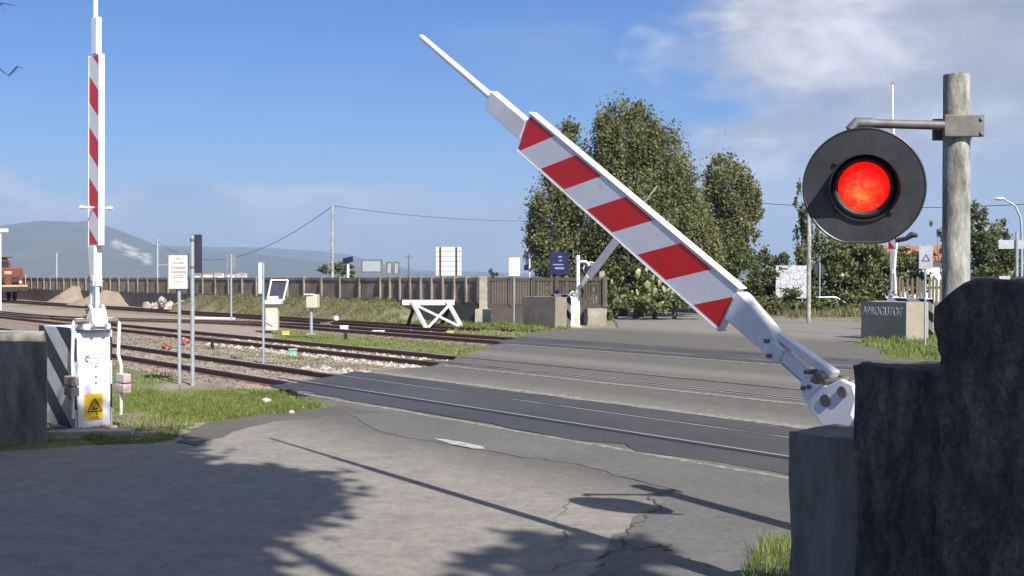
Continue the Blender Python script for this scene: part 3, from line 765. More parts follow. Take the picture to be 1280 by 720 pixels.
def blockcorners(t0, t1, d0, d1):
    return [W(t0, d0).xy, W(t1, d0).xy, W(t1, d1).xy, W(t0, d1).xy]
# lowest step: guard block; (px 985 left edge)
b0 = AT(986, 5.6, 538); tb, db = TD(b0.x, b0.y)
rough_block('concrete_block', blockcorners(tb - 1.0, tb, db, db + .34), -.1, 1.19, M['darkslab'], 'low dark concrete block at the left end of the black stone wall', 'concrete block', .05, .012)
b1 = AT(1068, 5.15, 453); t1_, d1_ = TD(b1.x, b1.y)
b2 = AT(1164, 4.75, 360); t2_, d2_ = TD(b2.x, b2.y)
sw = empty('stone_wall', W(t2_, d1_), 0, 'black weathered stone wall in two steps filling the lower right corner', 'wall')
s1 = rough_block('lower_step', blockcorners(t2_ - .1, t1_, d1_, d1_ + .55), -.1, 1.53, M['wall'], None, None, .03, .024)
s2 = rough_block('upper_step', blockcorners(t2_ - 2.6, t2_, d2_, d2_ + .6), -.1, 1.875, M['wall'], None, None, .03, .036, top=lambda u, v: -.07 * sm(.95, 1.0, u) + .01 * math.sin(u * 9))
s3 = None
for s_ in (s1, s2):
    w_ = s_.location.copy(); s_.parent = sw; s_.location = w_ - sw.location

# left slab pair
pl_ = G(58, 557); a_ = Vector((pl_.x, pl_.y))
dN = Vector((CT, ST)); dT = Vector((-ST, CT))
def quad(p, u, lu, v, lv): return [p - u * lu, p, p + v * lv, p - u * lu + v * lv]
e1 = Vector((.94, .34)).normalized(); e2 = Vector((-.34, .94))
rough_block('concrete_slab', quad(a_, e1, 1.6, e2, .22), -.1, 1.18, M['darkslab'], 'dark grey concrete slab standing at the left edge beside the upright barrier', 'concrete slab', .06, .014)
a2 = a_ + Vector((-.05, .0)) + e2 * .30
rough_block('concrete_block', quad(a2, e1, 1.3, e2, .8), -.1, 1.26, M['concrete'], 'paler concrete block behind the dark slab at the left edge', 'concrete block', .08, .02)
# kerb stone beside left cabinet
rough_block('kerb_stone', quad(G(165, 549).xy, Vector((.98, .2)), 1.0, Vector((-.2, .98)), .35), -.1, .10, M['concrete'], 'rough concrete footing under the upright barrier cabinet', 'footing', .07, .02)
# far blocks
fb = rough_block('concrete_block', [G(694, 411).xy, G(762, 410).xy + Vector((-1.9, 0)) , Vector((0, 0)), Vector((0, 0))] if False else blockcorners(TD(*G(694, 411).xy)[0], TD(*G(694, 411).xy)[0] + 2.0, TD(*G(694, 411).xy)[1], TD(*G(694, 411).xy)[1] + .55), -.1, 1.18, mat('brown_concrete', (.22, .185, .15), .9, var=.2, scale=3), 'brown concrete guard block to the left of the distant half raised barrier', 'concrete block', .25, .015)
q = G(735, 407).xy + Vector((0, .5))
rough_block('concrete_block', [q, q + Vector((.78, -.1)), q + Vector((.7, .5)), q + Vector((-.1, .6))], -.1, .66, M['concrete'], 'small pale concrete footing under the last post of the dark slatted fence', 'concrete block', .12, .03)
q = G(1133, 427).xy; tq, dq = TD(q.x, q.y)
e = (G(1075, 423).xy - q); e = e / e.length
f2 = Vector((-e.y, e.x)); f2 = f2 if f2.x > 0 else -f2
gb = rough_block('concrete_block', [q, q + e * 2.0, q + e * 2.0 + f2 * .85, q + f2 * .85], -.1, 1.17, mat('graffiti_concrete', (.30, .265, .21), .9, var=.15, scale=2, dirt=(.20, .18, .15), dirt_amt=.5), 'concrete guard block with pale graffiti letters on its shaded side', 'concrete block', .2, .01)
zt = Vector((0, 0, 1)); ez = Vector((-e.x, -e.y, 0)); nrm = ez.cross(zt) * -1
nrm = Vector((-f2.x, -f2.y, 0))
ctr = Vector(((q + e * 1.0).x, (q + e * 1.0).y, .86)) + nrm * .03 - Vector(gb.location)
Mg = Matrix.Translation(ctr) @ Matrix((Vector(ez), zt, Vector(ez).cross(zt))).transposed().to_4x4()
text('graffiti_lettering', 'APROGUTOT', .37, M['graf'], gb, Mg, .004, .78)

# ------------------------------------------------------------------ signal (big red lamp)
SY = 7.7
sp_ = AT(1195, SY, 347)
sig = empty('road_signal', (sp_.x, sp_.y, 0), 0, 'large round black signal board with a glowing red lamp hung from a weathered pole', 'signal')
MB().tube([(0, 0, -.1), (0, 0, 2.0), (0.0, 0, hpx(94, SY))], [.088, .086, .083], 24).build('pole', M['pole'], sig, smooth=True)
za = hpx(160, SY)
for y_ in (-.115, .09): MB().rng(-.118, .135, y_, y_ + .026, za - .07, za + .07).build('clamp', M['darksteel'], sig, bevel=.006)
for z_ in (-.045, .045): MB().tube([(.115, -.128, za + z_), (.115, .12, za + z_)], .012, 8).build('clamp_bolt', M['steel'], sig)
dx = AT(1080, SY - .2, 235).x - sp_.x
MB().tube([(-.12, -.10, za + .003), (dx + .06, -.10, za + .015)], .029, 12).build('arm', M['darksteel'], sig, smooth=True)
MB().tube([(dx + .08, -.10, za + .015), (dx - .02, -.10, za + .02), (dx - .06, -.10, za - .03)], .036, 10).build('joint', M['darksteel'], sig, smooth=True)
zc = hpx(234, SY - .2)
yaw = math.atan2(-.30, .955)          # turns the board to face the approach
bd = empty('x', (0, 0, 0)); bpy.data.objects.remove(bd)
face = Matrix.Translation((dx - .003, -.20, zc)) @ Matrix.Rotation(-R(14), 4, 'Z')
r0 = .366
bo = MB(); pts = []
for k in range(64):
    a = 2 * math.pi * k / 64; x_, z_ = r0 * math.cos(a), r0 * math.sin(a)
    if z_ < -.346: z_ = -.346
    pts.append((x_, z_))
bo.prism(pts, -.008, .012, 'y')
board = bo.build('backing_board', M['blackpaint'], sig); board.matrix_local = face
rim = MB(); rim.tube([(x_ , -.004, z_) for x_, z_ in pts + pts[:1]], .009, 6, False); ro = rim.build('board_rim', M['blackpaint'], board, smooth=True)
mlip = MB(); mlip.tube([(.19, -.0, -.335), (.25, -.01, -.325), (.285, -.01, -.30), (.32, -.01, -.305)], [.015, .014, .02, .012], 8); mlip.build('latch', M['black'], board, smooth=True)
# housing behind
hb = MB(); hb.tube([(0, .014, 0), (0, .10, 0), (0, .2, 0)], [.21, .20, .15], 28); hb.build('lamp_housing', M['blackpaint'], board, smooth=True)
# visor: open tube, longer above
vv = MB(); n = 48; RI, RO = .205, .213; vsr = []; 
for k in range(n):
    a = 2 * math.pi * k / n; dep = .16 + .05 * math.sin(a) if math.sin(a) > 0 else max(.03, .16 + .17 * math.sin(a))
    for rr in (RO, RI):
        vsr += [(rr * math.cos(a), -.008, rr * math.sin(a)), (rr * math.cos(a), -dep, rr * math.sin(a) - dep * .10)]
for k in range(n):
    a0 = k * 4; a1 = ((k + 1) % n) * 4
    vv.f += [(a0, a1, a1 + 1, a0 + 1), (a0 + 2, a0 + 3, a1 + 3, a1 + 2), (a0 + 1, a1 + 1, a1 + 3, a0 + 3)]
vv.v = vsr; vv.build('visor', M['black'], board, smooth=True)
def lensmat():
    m, t, b = nt('red_lens_lit'); v = vec(t)
    ln = N(t, 'ShaderNodeVectorMath'); ln.operation = 'LENGTH'; mp = N(t, 'ShaderNodeMapping'); mp.inputs['Location'].default_value = (.02, 0, .04); L(t, v, mp.inputs['Vector']); L(t, mp.outputs[0], ln.inputs[0])
    n = noi(t, v, 22, 5, .7)
    vo = N(t, 'ShaderNodeTexVoronoi', Scale=70.0); L(t, v, vo.inputs['Vector'])
    f = math_(t, 'ADD', math_(t, 'MULTIPLY', ln.outputs['Value'], -5.0), math_(t, 'MULTIPLY', n, 1.5))
    f = math_(t, 'ADD', f, math_(t, 'MULTIPLY', vo.outputs['Distance'], .15))
    c = ramp(t, f, [(.12, (.9, .004, .002)), (.42, (1.0, .03, .004)), (.7, (1.0, .17, .02))])
    L(t, c, b.inputs['Emission Color']); b.inputs['Emission Strength'].default_value = .95
    b.inputs['Base Color'].default_value = (.35, .01, .01, 1); b.inputs['Roughness'].default_value = .3; return m
M['lens'] = lensmat()
le = MB(); le.ell((0, -.012, 0), (.160, .035, .160), 36, 18); le.build('lens', M['lens'], board, smooth=True)
lr = MB(); lr.tube([(.174 * math.cos(a * math.pi / 24), -.016, .174 * math.sin(a * math.pi / 24)) for a in range(49)], .022, 8, False); lr.build('lens_rim', M['black'], board, smooth=True)
for x_, z_ in ((-.17, .155), (.165, .155), (.165, -.155), (-.165, -.155)):
    MB().tube([(x_, -.03, z_), (x_, -.006, z_)], .014, 8).build('screw', M['black'], board)

# ------------------------------------------------------------------ signs and posts
def post_sign(px, base_py, top_py, r, label, cat='sign', name='sign_post', m='galv', dy=0):
    p = G(px, base_py); root = empty(name, (p.x, p.y, 0), 0, label, cat)
    MB().tube([(0, 0, -.15), (0, 0, hpx(top_py, p.y))], r, 12).build('post', M[m], root, smooth=True)
    return root, p.y
def board_(root, Y, px0, px1, py0, py1, cx, name, mat_, dy=-.06, th=.02, yaw=0):
    x0, x1 = (px0 - cx) / F * Y, (px1 - cx) / F * Y; z0, z1 = hpx(py1, Y), hpx(py0, Y)
    o = MB().rng(-(x1 - x0) / 2, (x1 - x0) / 2, -th / 2, th / 2, -(z1 - z0) / 2, (z1 - z0) / 2).build(name, mat_, root, bevel=.003)
    o.location = ((x0 + x1) / 2, dy, (z0 + z1) / 2); o.rotation_euler = (0, 0, yaw); return o, x1 - x0, z1 - z0
FR = Matrix.Rotation(R(90), 4, 'X')
r_, Y = post_sign(224, 483, 330, .032, 'white notice board with small black and red lettering on a low post in the grass')
bb, w_, h_ = board_(r_, Y, 212, 237, 319, 361, 224, 'notice_panel', M['whitesign'])
def ln_(s, z, sz, m_, sx=1): text('lettering', s, sz, M[m_], bb, Matrix.Translation((0, -.0125, z)) @ FR, .0008, sx)
ln_('RFI', h_ * .38, h_ * .07, 'signback', 1.3)
ln_('avviso al pubblico', h_ * .27, h_ * .055, 'text', .85)
ln_('Vietato', h_ * .13, h_ * .12, 'textred', 1.15)
ln_("l'accesso", h_ * .01, h_ * .12, 'textred', 1.1)
ln_('ai non addetti', -h_ * .10, h_ * .05, 'textred')
ln_('ai lavori in linea', -h_ * .16, h_ * .055, 'text', .9)
ln_('linea ferroviaria', -h_ * .29, h_ * .045, 'signback', .9)
MB().rng(-w_ / 2 - .004, w_ / 2 + .004, -.012, .012, -.012, .012).build('frame_edge', M['signback'], bb, loc=(0, 0, h_ / 2 + .012))
r_, Y = post_sign(240.5, 484.5, 294, .036, 'tall pale post carrying a narrow dark panel seen from behind, right of the notice board')
board_(r_, Y, 238, 251.5, 293, 341, 240.5, 'panel', M['darkback'], .06)
for zz in (300, 334): MB().tube([(0, 0, hpx(zz, Y) - .02), (0, 0, hpx(zz, Y) + .02)], .044, 10).build('clamp', M['steel'], r_)
r_, Y = post_sign(289, 399, 318, .045, 'thin post with a small grey double panel seen from behind, on the sandy strip')
board_(r_, Y, 282, 288.3, 317.5, 336.5, 289, 'panel', M['signback'], .05); board_(r_, Y, 289.6, 295, 317.5, 336.5, 289, 'panel', M['signback'], .05)
r_, Y = post_sign(329, 448, 328, .030, 'grey post with a very narrow white panel standing between the tracks')
board_(r_, Y, 323, 327.5, 328, 367, 329, 'panel', M['whitesign'], .0)
r_, Y = post_sign(642.5, 408, 343, .030, 'small white sign on a thin post in front of the slatted fence')
bb, w_, h_ = board_(r_, Y, 636, 650, 322, 345, 642.5, 'sign_panel', M['whitesign'])
text('lettering', 'ALT', h_ * .2, mat('pink_print', (.60, .35, .42), .6), bb, Matrix.Translation((0, -.013, .02)) @ FR, .001, 1.2)
# white post + bracket + lamp beside the distant barrier
p = G(724, 408); r_ = empty('signal_post', (p.x, p.y + .9, 0), 0, 'white post with a short bent arm and a round signal head beside the distant barrier', 'signal'); Y = p.y + .9
MB().tube([(0, 0, 0), (0, 0, hpx(319, Y))], .075, 12).build('post', M['white'], r_, smooth=True)
MB().tube([(0, 0, hpx(327, Y)), (.32, 0, hpx(327, Y)), (.42, 0, hpx(330, Y)), (.42, 0, hpx(338, Y))], .05, 8).build('arm', M['white'], r_, smooth=True)
MB().tube([(.50, .10, hpx(336, Y)), (.50, .13, hpx(336, Y))], .26, 24).build('backing_board', M['signback'], r_)
MB().tube([(.50 + .27 * math.cos(a * math.pi / 12), .09, hpx(336, Y) + .27 * math.sin(a * math.pi / 12)) for a in range(25)], .02, 6, False).build('board_rim', M['white'], r_)
MB().rng(.30, .62, -.10, .08, hpx(343, Y), hpx(332, Y)).build('lamp_housing', M['black'], r_, bevel=.03)
# round sign seen from behind, beyond the fence
r_ = empty('round_sign', AT(662, 60, 347) - Vector((0, 0, HC)), 0, 'round road sign seen from behind, above the fence left of the big tree', 'sign')
MB().tube([(0, 0, 0), (0, 0, hpx(316, 60))], .05, 8).build('post', M['white'], r_)
MB().tube([(0, .06, hpx(323, 60)), (0, .09, hpx(323, 60))], .36, 24).build('sign_panel', M['signback'], r_)
MB().rng(-.28, .1, .05, .08, hpx(338, 60), hpx(331, 60)).build('small_panel', M['navy'], r_)
# dark blue information board
r_ = empty('blue_sign', AT(699, 56, 347) - Vector((0, 0, HC)), 0, 'dark blue sign with short white lines in front of the big tree', 'sign')
for x_ in (-.36, .36): MB().tube([(x_, .04, 0), (x_, .04, hpx(316, 56))], .04, 8).build('post', M['steel'], r_)
pn = MB().rng(-.44, .44, -.02, .02, hpx(343, 56), hpx(315, 56)).build('sign_panel', M['navy'], r_)
wl = MB()
for (x0, x1, y0, y1) in ((-.05, .12, 320, 322), (-.02, .14, 325, 326.5), (-.3, .2, 330, 331.5), (-.2, .22, 334, 336.5)):
    wl.rng(x0, x1, -.028, -.021, hpx(y1, 56), hpx(y0, 56))
wl.build('lettering', mat('pale_blue_print', (.20, .23, .36), .6), pn)
# triangle sign on post, right
p = AT(1156.5, 33, 420); p.z = 0
r_ = empty('sign_post', p, 0, 'grey sign with a small triangle on a thin post before the graffiti block', 'sign')
MB().tube([(0, 0, 0), (0, 0, hpx(305, 33))], .03, 10).build('post', M['galv'], r_, smooth=True)
pn = MB().rng(-.19, .19, -.055, -.035, hpx(336, 33), hpx(307, 33)).build('sign_panel', mat('grey_panel', (.30, .32, .38), .6), r_)
zc_ = hpx(323, 33); A = (-.10, zc_ - .07); B = (.10, zc_ - .07); C_ = (0, zc_ + .10)
tr_ = MB()
for a, b_ in ((A, B), (B, C_), (C_, A)): tr_.bar((a[0], -.059, a[1]), (b_[0], -.059, b_[1]), .006, .022)
tr_.build('triangle', M['text'], pn)
# map-like white board
def mapmat():
    m, t, b = nt('map_board'); v = vec(t)
    nn = N(t, 'ShaderNodeTexNoise', Scale=2.0, Detail=5.0); L(t, v, nn.inputs['Vector'])
    wv = N(t, 'ShaderNodeVectorMath'); wv.operation = 'MULTIPLY_ADD'; L(t, nn.outputs['Color'], wv.inputs[0]); wv.inputs[1].default_value = (.5,) * 3; L(t, v, wv.inputs[2])
    vo = N(t, 'ShaderNodeTexVoronoi', Scale=3.4); vo.feature = 'DISTANCE_TO_EDGE'; L(t, wv.outputs[0], vo.inputs['Vector'])
    c = ramp(t, vo.outputs['Distance'], [(0, (.13, .13, .16)), (.03, (.30, .31, .34)), (.08, (.46, .47, .50))])
    L(t, c, b.inputs['Base Color']); b.inputs['Roughness'].default_value = .6; return m
p = G(990, 393.5); Y = p.y
r_ = empty('notice_board', p, 0, 'square white board covered in thin crack-like lines on four short legs at the far verge', 'board')
MB().rng(-20.5 / F * Y, 20.5 / F * Y, -.03, .03, hpx(373, Y), hpx(332, Y)).build('board_panel', mapmat(), r_, bevel=.01)
for px in (971.5, 977.5, 990, 1003): MB().tube([((px - 990) / F * Y, .06, 0), ((px - 990) / F * Y, .06, hpx(345, Y))], .045, 8).build('leg', M['galv'], r_)
MB().tube([((977.5 - 990) / F * Y, .06, hpx(345, Y)), ((977.5 - 990) / F * Y, .06, hpx(328, Y))], .03, 8).build('rod', M['galv'], r_)
# round sign back beside
p = G(1024.5, 393); Y = p.y
r_ = empty('round_sign', p, 0, 'small dark round sign seen from behind, on a post by the pale handrail', 'sign')
MB().tube([(0, 0, 0), (0, 0, hpx(328, Y))], .045, 8).build('post', M['galv'], r_)
MB().tube([(0, .05, hpx(337, Y)), (0, .08, hpx(337, Y))], .30, 20).build('sign_panel', M['darkback'], r_)
# handrail
r_ = empty('handrail', G(1018, 394), 0, 'pale metal handrail sloping down towards the graffiti block', 'handrail'); base = r_.location; Y = base.y
hp_ = [(1018.5, 394), (1018.5, 371.5), (1045, 371.5), (1078, 391)]
MB().tube([((a - 1018) / F * Y, 0, hpx(b_, Y)) for a, b_ in hp_], .035, 8).build('rail', M['galv'], r_)
MB().tube([((1045 - 1018) / F * Y, 0, 0), ((1045 - 1018) / F * Y, 0, hpx(371.5, Y))], .035, 8).build('upright', M['galv'], r_)
# arrow board at far right
r_ = empty('direction_sign', AT(1271, 30, 347) - Vector((0, 0, HC)), 0, 'pale direction board seen from behind at the right edge', 'sign')
MB().tube([(0, 0, 0), (0, 0, hpx(290, 30))], .04, 8).build('post', M['galv'], r_)
MB().rng(-.44, .25, .03, .05, hpx(311, 30), hpx(300, 30)).build('sign_panel', M['galv'], r_)
# street lamp right
r_ = empty('street_lamp', AT(1277, 52, 347) - Vector((0, 0, HC)), 0, 'curved street lamp with a white head at the right edge', 'street lamp')
MB().tube([(0, 0, 0), (0, 0, hpx(290, 52)), (-.05, 0, hpx(272, 52)), (-.30, 0, hpx(257, 52)), (-.75, 0, hpx(249.5, 52))], [.07, .06, .05, .04, .035], 10).build('pole', M['galv'], r_, smooth=True)
MB().ell((-.95, 0, hpx(248.5, 52)), (.25, .12, .08), 12, 6).build('lamp_head', M['whitesign'], r_, smooth=True)
# street lamp left
r_ = empty('street_lamp', AT(0.5, 70, 347) - Vector((0, 0, HC)), 0, 'white lamp post with a flat head at the left edge near the locomotive', 'street lamp')
MB().tube([(0, 0, 0), (0, 0, hpx(292, 70))], .06, 10).build('pole', M['white'], r_, smooth=True)
MB().rng(-.7, .46, -.12, .12, hpx(290.5, 70), hpx(286, 70)).build('lamp_head', M['white'], r_, bevel=.04)

# ------------------------------------------------------------------ telephone/control boxes
p = G(341, 413); Y = p.y; u = Y / F
r_ = empty('control_desk', p, 0, 'grey pedestal cabinet with an open hood and white paper on its side', 'cabinet')
MB().rng(-.24, .20, -.16, .16, 0, 35 * u).build('pedestal', M['beige'], r_, bevel=.02)
MB().prism([(-8 * u, 33 * u), (11 * u, 33 * u), (11 * u, 37.5 * u), (-8 * u, 37.5 * u)], -.30, .25, 'y').build('tray', M['white'], r_, bevel=.01)
hd = MB(); hd.add([Vector((-7 * u, .20, 38 * u)), Vector((11 * u, .20, 38 * u)), Vector((16 * u, .34, 62 * u)), Vector((-3 * u, .34, 62 * u))], [(0, 1, 2, 3)])
so = hd.build('hood', M['darkback'], r_); sm__ = so.modifiers.new('s', 'SOLIDIFY'); sm__.thickness = .03
for a, b_ in (((-8, 38), (-4, 63)), ((-4, 63), (17, 63)), ((17, 63), (12, 38)), ((12, 38), (-8, 38))):
    MB().bar((a[0] * u, .16 + (.14 if a[1] > 50 else 0), a[1] * u), (b_[0] * u, .16 + (.14 if b_[1] > 50 else 0), b_[1] * u), .05, .05).build('hood_frame', M['white'], r_)
MB().ell((-3 * u, 0, 40 * u), (.13, .1, .08), 10, 6).build('handset', M['white'], r_, smooth=True)
MB().rng(-.02, .20, -.1, .1, 37.5 * u, 43 * u).build('instrument', M['beige'], r_, bevel=.02)
MB().prism([(-7 * u, 10 * u), (1 * u, 6 * u), (4 * u, 18 * u), (-3 * u, 21 * u)], -.20, -.18, 'y').build('paper', M['whitesign'], r_)
p = G(389, 418); Y = p.y; u = Y / F
r_ = empty('junction_box', p, 0, 'square pale box on a thin post right of the open hooded cabinet', 'junction box')
MB().tube([(0, 0, 0), (0, 0, 34 * u)], .055, 10).build('post', M['galv'], r_, smooth=True)
MB().box((0, 0, .02), (.30, .25, .06)).build('foot', M['concrete'], r_)
MB().rng(-5 * u, 9 * u, -.18, .18, 33 * u, 50 * u).build('box', M['beige'], r_, bevel=.03, loc=(0, 0, 0), rot=(0, 0, -.15))
MB().rng(-8 * u, 4 * u, -.22, .0, 49.5 * u, 51 * u).build('lid', M['whitesign'], r_)

# small trackside items
def small(name, px, py, fn, label, cat):
    p = G(px, py, -.12); mb = MB(); fn(mb, p.y / F); return mb
def pt(px, py): return G(px, py, -.12)
for px, py, w, h, m_, lab in ((473, 418, 14, 5, 'white', 'white trackside box beside the stub track, left of the buffer stop'),
                              (319, 425, 10, 4, 'white', 'low white box beside the second track'),
                              (357, 419, 9, 5, 'ochre', 'pale yellow low box near the hooded cabinet'),
                              (430, 412, 10, 5, 'white', 'small white box between the third and the stub track'),
                              (562, 419, 8, 5, 'ochre', 'small yellow marker in front of the buffer stop'),
                              (366, 446, 9, 10, 'green', 'pale green trackside box in the ballast')):
    p = pt(px, py); u = p.y / F
    o = empty('trackside_box', p, .2, lab, 'trackside box')
    MB().rng(-w * u / 2, w * u / 2, -.12, .12, 0, h * u * .8).build('body', M[m_], o, bevel=.015)
    MB().rng(-w * u / 2 - .02, w * u / 2 + .02, -.14, .14, h * u * .8, h * u).build('lid', M[m_], o, bevel=.01)
for px, py, lab in ((415, 403, 'point lever with a white round weight beside the stub track'),):
    p = pt(px, py + 3); o = empty('point_lever', p, 0, lab, 'lever')
    MB().tube([(-.35, 0, .05), (.35, 0, .22)], .03, 8).build('lever', M['steel'], o); MB().ell((.18, -.05, .27), (.12, .09, .12), 12, 8).build('weight', M['white'], o, smooth=True)
    MB().rng(-.5, .3, -.1, .1, 0, .1).build('base', M['steel'], o)
for px, py, hh, lab in ((432, 424, 12, 'short black stake in the grass strip between the second and third tracks'), (265, 437, 13, 'short black stake in the ballast beside the tall pale posts')):
    p = pt(px, py); MB().tube([(0, 0, 0), (.01, 0, hh * p.y / F)], [.05, .045], 8).build('stake', M['black'], None, lab, 'stake', loc=p)
for px, py, lab in ((208, 437, 'orange plastic lump on the ballast left of the notice board post'), (231, 431, 'orange plastic lump on the ballast between the two pale posts')):
    p = pt(px, py); MB().ell((0, 0, .10), (.14, .10, .12), 9, 6, jit=.3).build('debris', M['orange'], None, lab, 'debris', loc=p)
p = pt(268, 399); MB().rng(-1.0, 1.0, -.05, .05, 0, .10).build('plank', M['whitesign'], None, 'long white plank lying on the sandy strip beside the grey panel post', 'plank', loc=p, rot=(0, .02, .1))
p = pt(318, 404); MB().box((0, 0, .05), (1.5, .5, .07)).build('plank', M['rust'], None, 'dark plate lying at the end of the sandy strip', 'plank', loc=p, rot=(0, 0, -.2))

# ------------------------------------------------------------------ buffer stop
r_ = empty('buffer_stop', G(557, 410, -.1), 0, 'white crossed-beam buffer stop at the end of the stub track', 'buffer stop'); B0 = Vector(r_.location); Yb = B0.y; u = Yb / F
def bp(px, py, dy=0): return Vector(((px - 557) / F * (Yb), dy, HC - (py - HZ) / F * Yb - B0.z))
MB().rng(bp(503, 0).x, bp(568, 0).x, -.14, .14, bp(0, 381.5).z, bp(0, 375).z).build('cross_beam', M['white'], r_, bevel=.02)
for (a, b_, d0, d1, m_) in (((515, 376), (535, 411), -.16, -.6, 'white'), ((559, 376), (579, 410), -.16, -.6, 'white'), ((518, 381), (507, 409), .16, .8, 'locoframe'), ((563, 381), (551, 406), .16, .8, 'locoframe')):
    MB().bar(bp(*a, d0), bp(*b_, d1), .12, .13 if m_ == 'white' else .1).build('leg', M[m_], r_, bevel=.01)
MB().bar(bp(520, 381, -.24), bp(577, 408, -.62), .07, .08).build('brace', M['white'], r_); MB().bar(bp(562, 381, -.30), bp(537, 408, -.68), .07, .08).build('brace', M['white'], r_)

# ------------------------------------------------------------------ concrete fences
FENCE_M = M['fence']
def fence_run(p0, p1, n, label, wallh=.88, h=1.9, post_w=.13, group='slatted concrete fences', slat=.085, pitch=.125, stp=0):
    p0 = Vector(p0[:2]); p1 = Vector(p1[:2]); d = p1 - p0; Lg = d.length; ang = math.atan2(d.y, d.x)
    root = empty('concrete_fence', (p0.x, p0.y, 0), ang, label, 'fence', group)
    w = Lg / n
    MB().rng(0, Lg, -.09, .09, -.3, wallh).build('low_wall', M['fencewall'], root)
    pst = pan = None
    for k in range(n + 1):
        if pst is None:
            pst = MB().rng(-post_w / 2, post_w / 2, -.11, .11, wallh - .02, h + .04).build('post', FENCE_M, root, bevel=.01); o = pst
        else: o = pst.copy(); col.objects.link(o); o.parent = root
        o.location = (k * w, 0, 0)
    for k in range(n):
        if pan is None:
            mb = MB(); a = post_w / 2 + .003; b_ = w - post_w / 2 - .003
            mb.rng(a, b_, -.05, .05, h - .13, h); mb.rng(a, b_, -.05, .05, wallh + .004, wallh + .08)
            x = a + .03
            while x < b_ - slat * .5:
                mb.rng(x, min(x + slat, b_), -.025, .025, wallh + .083, h - .133); x += pitch
            pan = mb.build('slat_panel', FENCE_M, root); o = pan
        else: o = pan.copy(); col.objects.link(o); o.parent = root
        o.location = (k * w, 0, 0)
    return root
tJ = T_of(476, 27.9)
fence_run(W(tJ, 27.9), W(T_of(0, 27.9) + 14, 27.9), 44, 'long concrete slatted fence running from the grass bank away to the left')
fence_run(W(T_of(599, 27.9), 27.9), W(tJ - .02, 27.9), 9, 'middle stretch of concrete slatted fence behind the buffer stop', slat=.11, pitch=.125)
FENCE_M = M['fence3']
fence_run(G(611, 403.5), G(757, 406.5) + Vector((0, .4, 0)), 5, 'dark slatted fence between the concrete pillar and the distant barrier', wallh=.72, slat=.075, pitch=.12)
gp = G(604, 405); MB().rng(-.17, .17, -.17, .17, -.1, 1.95).build('concrete_pillar', M['concrete'], None, 'pale concrete pillar where two stretches of slatted fence meet', 'pillar', loc=gp, bevel=.03)
rough_block('pillar_footing', [gp.xy + Vector((-.32, -.45)), gp.xy + Vector((.32, -.45)), gp.xy + Vector((.32, .1)), gp.xy + Vector((-.32, .1))], -.1, .62, M['concrete'], 'wide rough footing in front of the pale concrete pillar', 'footing', .1, .03)
gp = G(752, 406.5) + Vector((.05, .6, 0)); MB().rng(-.11, .11, -.11, .11, .5, 2.15).build('concrete_pillar', M['concrete'], None, 'slim concrete post closing the dark fence beside the distant barrier', 'pillar', loc=gp, bevel=.02)

# wooden paling fence right
r_ = empty('paling_fence', AT(1120, 43, 347) - Vector((0, 0, HC)), 0, 'old wooden paling fence behind the graffiti block', 'fence')
pal = None
for k in range(42):
    if pal is None: pal = MB().prism([(-.045, .2), (.045, .2), (.045, 1.85), (0, 1.95), (-.045, 1.85)], -.012, .012, 'y').build('paling', M['wood'], r_); o = pal
    else: o = pal.copy(); col.objects.link(o); o.parent = r_
    o.location = (k * .145, random.uniform(-.02, .02), random.uniform(-.12, .04)); o.rotation_euler = (0, random.uniform(-.03, .03), 0)
for z_ in (.6, 1.5): MB().rng(-.1, 6.7, .014, .05, z_, z_ + .08).build('rail', M['wood'], r_)
MB().rng(-.20, -.08, -.06, .06, 0, 2.1).build('post', M['concrete'], r_)
# pale signals behind: barrier dark frame behind the wall at right edge
r_ = empty('guard_rail', AT(1215, 24, 347) - Vector((0, 0, HC)), 0, 'dark guard rail with a pale plate just above the black stone wall', 'guard rail')
MB().rng(-.1, 1.6, -.03, .03, 1.80, 1.92).build('rail', M['black'], r_); MB().rng(.52, .74, -.06, -.035, 1.78, 1.93).build('plate', M['galv'], r_)
for x_ in (0, 1.5): MB().rng(x_ - .04, x_ + .04, -.03, .03, 0, 1.8).build('post', M['black'], r_)

# ------------------------------------------------------------------ far items
Yp = 82
r_ = empty('utility_pole', AT(415.5, Yp, 347) - Vector((0, 0, HC)), 0, 'tall thin utility pole carrying wires, behind the fence bank', 'utility pole'); up1 = Vector((r_.location.x, Yp, hpx(258, Yp)))
MB().tube([(0, 0, 0), (0, 0, hpx(256, Yp))], [.13, .09], 10).build('pole', M['pole'], r_, smooth=True); MB().rng(-.05, .35, -.03, .03, hpx(258.5, Yp), hpx(257.5, Yp)).build('crossarm', M['steel'], r_)
def wire(a, b_, sag, r, label):
    pts = [a.lerp(b_, k / 24) - Vector((0, 0, sag * 4 * (k / 24) * (1 - k / 24))) for k in range(25)]
    c = pts[0]; MB().tube([p - c for p in pts], r, 5).build('wire', M['wire'], None, label, 'wire', loc=c)
wire(up1, AT(196, 150, 301), 3.0, .022, 'sagging wire from the utility pole down to the left'); wire(up1 + Vector((.3, 0, 0)), AT(800, 110, 268), .8, .018, 'faint wire from the utility pole to the right behind the big tree')
wire(AT(900, 75, 250), AT(1400, 60, 247), .5, .02, 'thin overhead wire passing behind the signal board and pole')
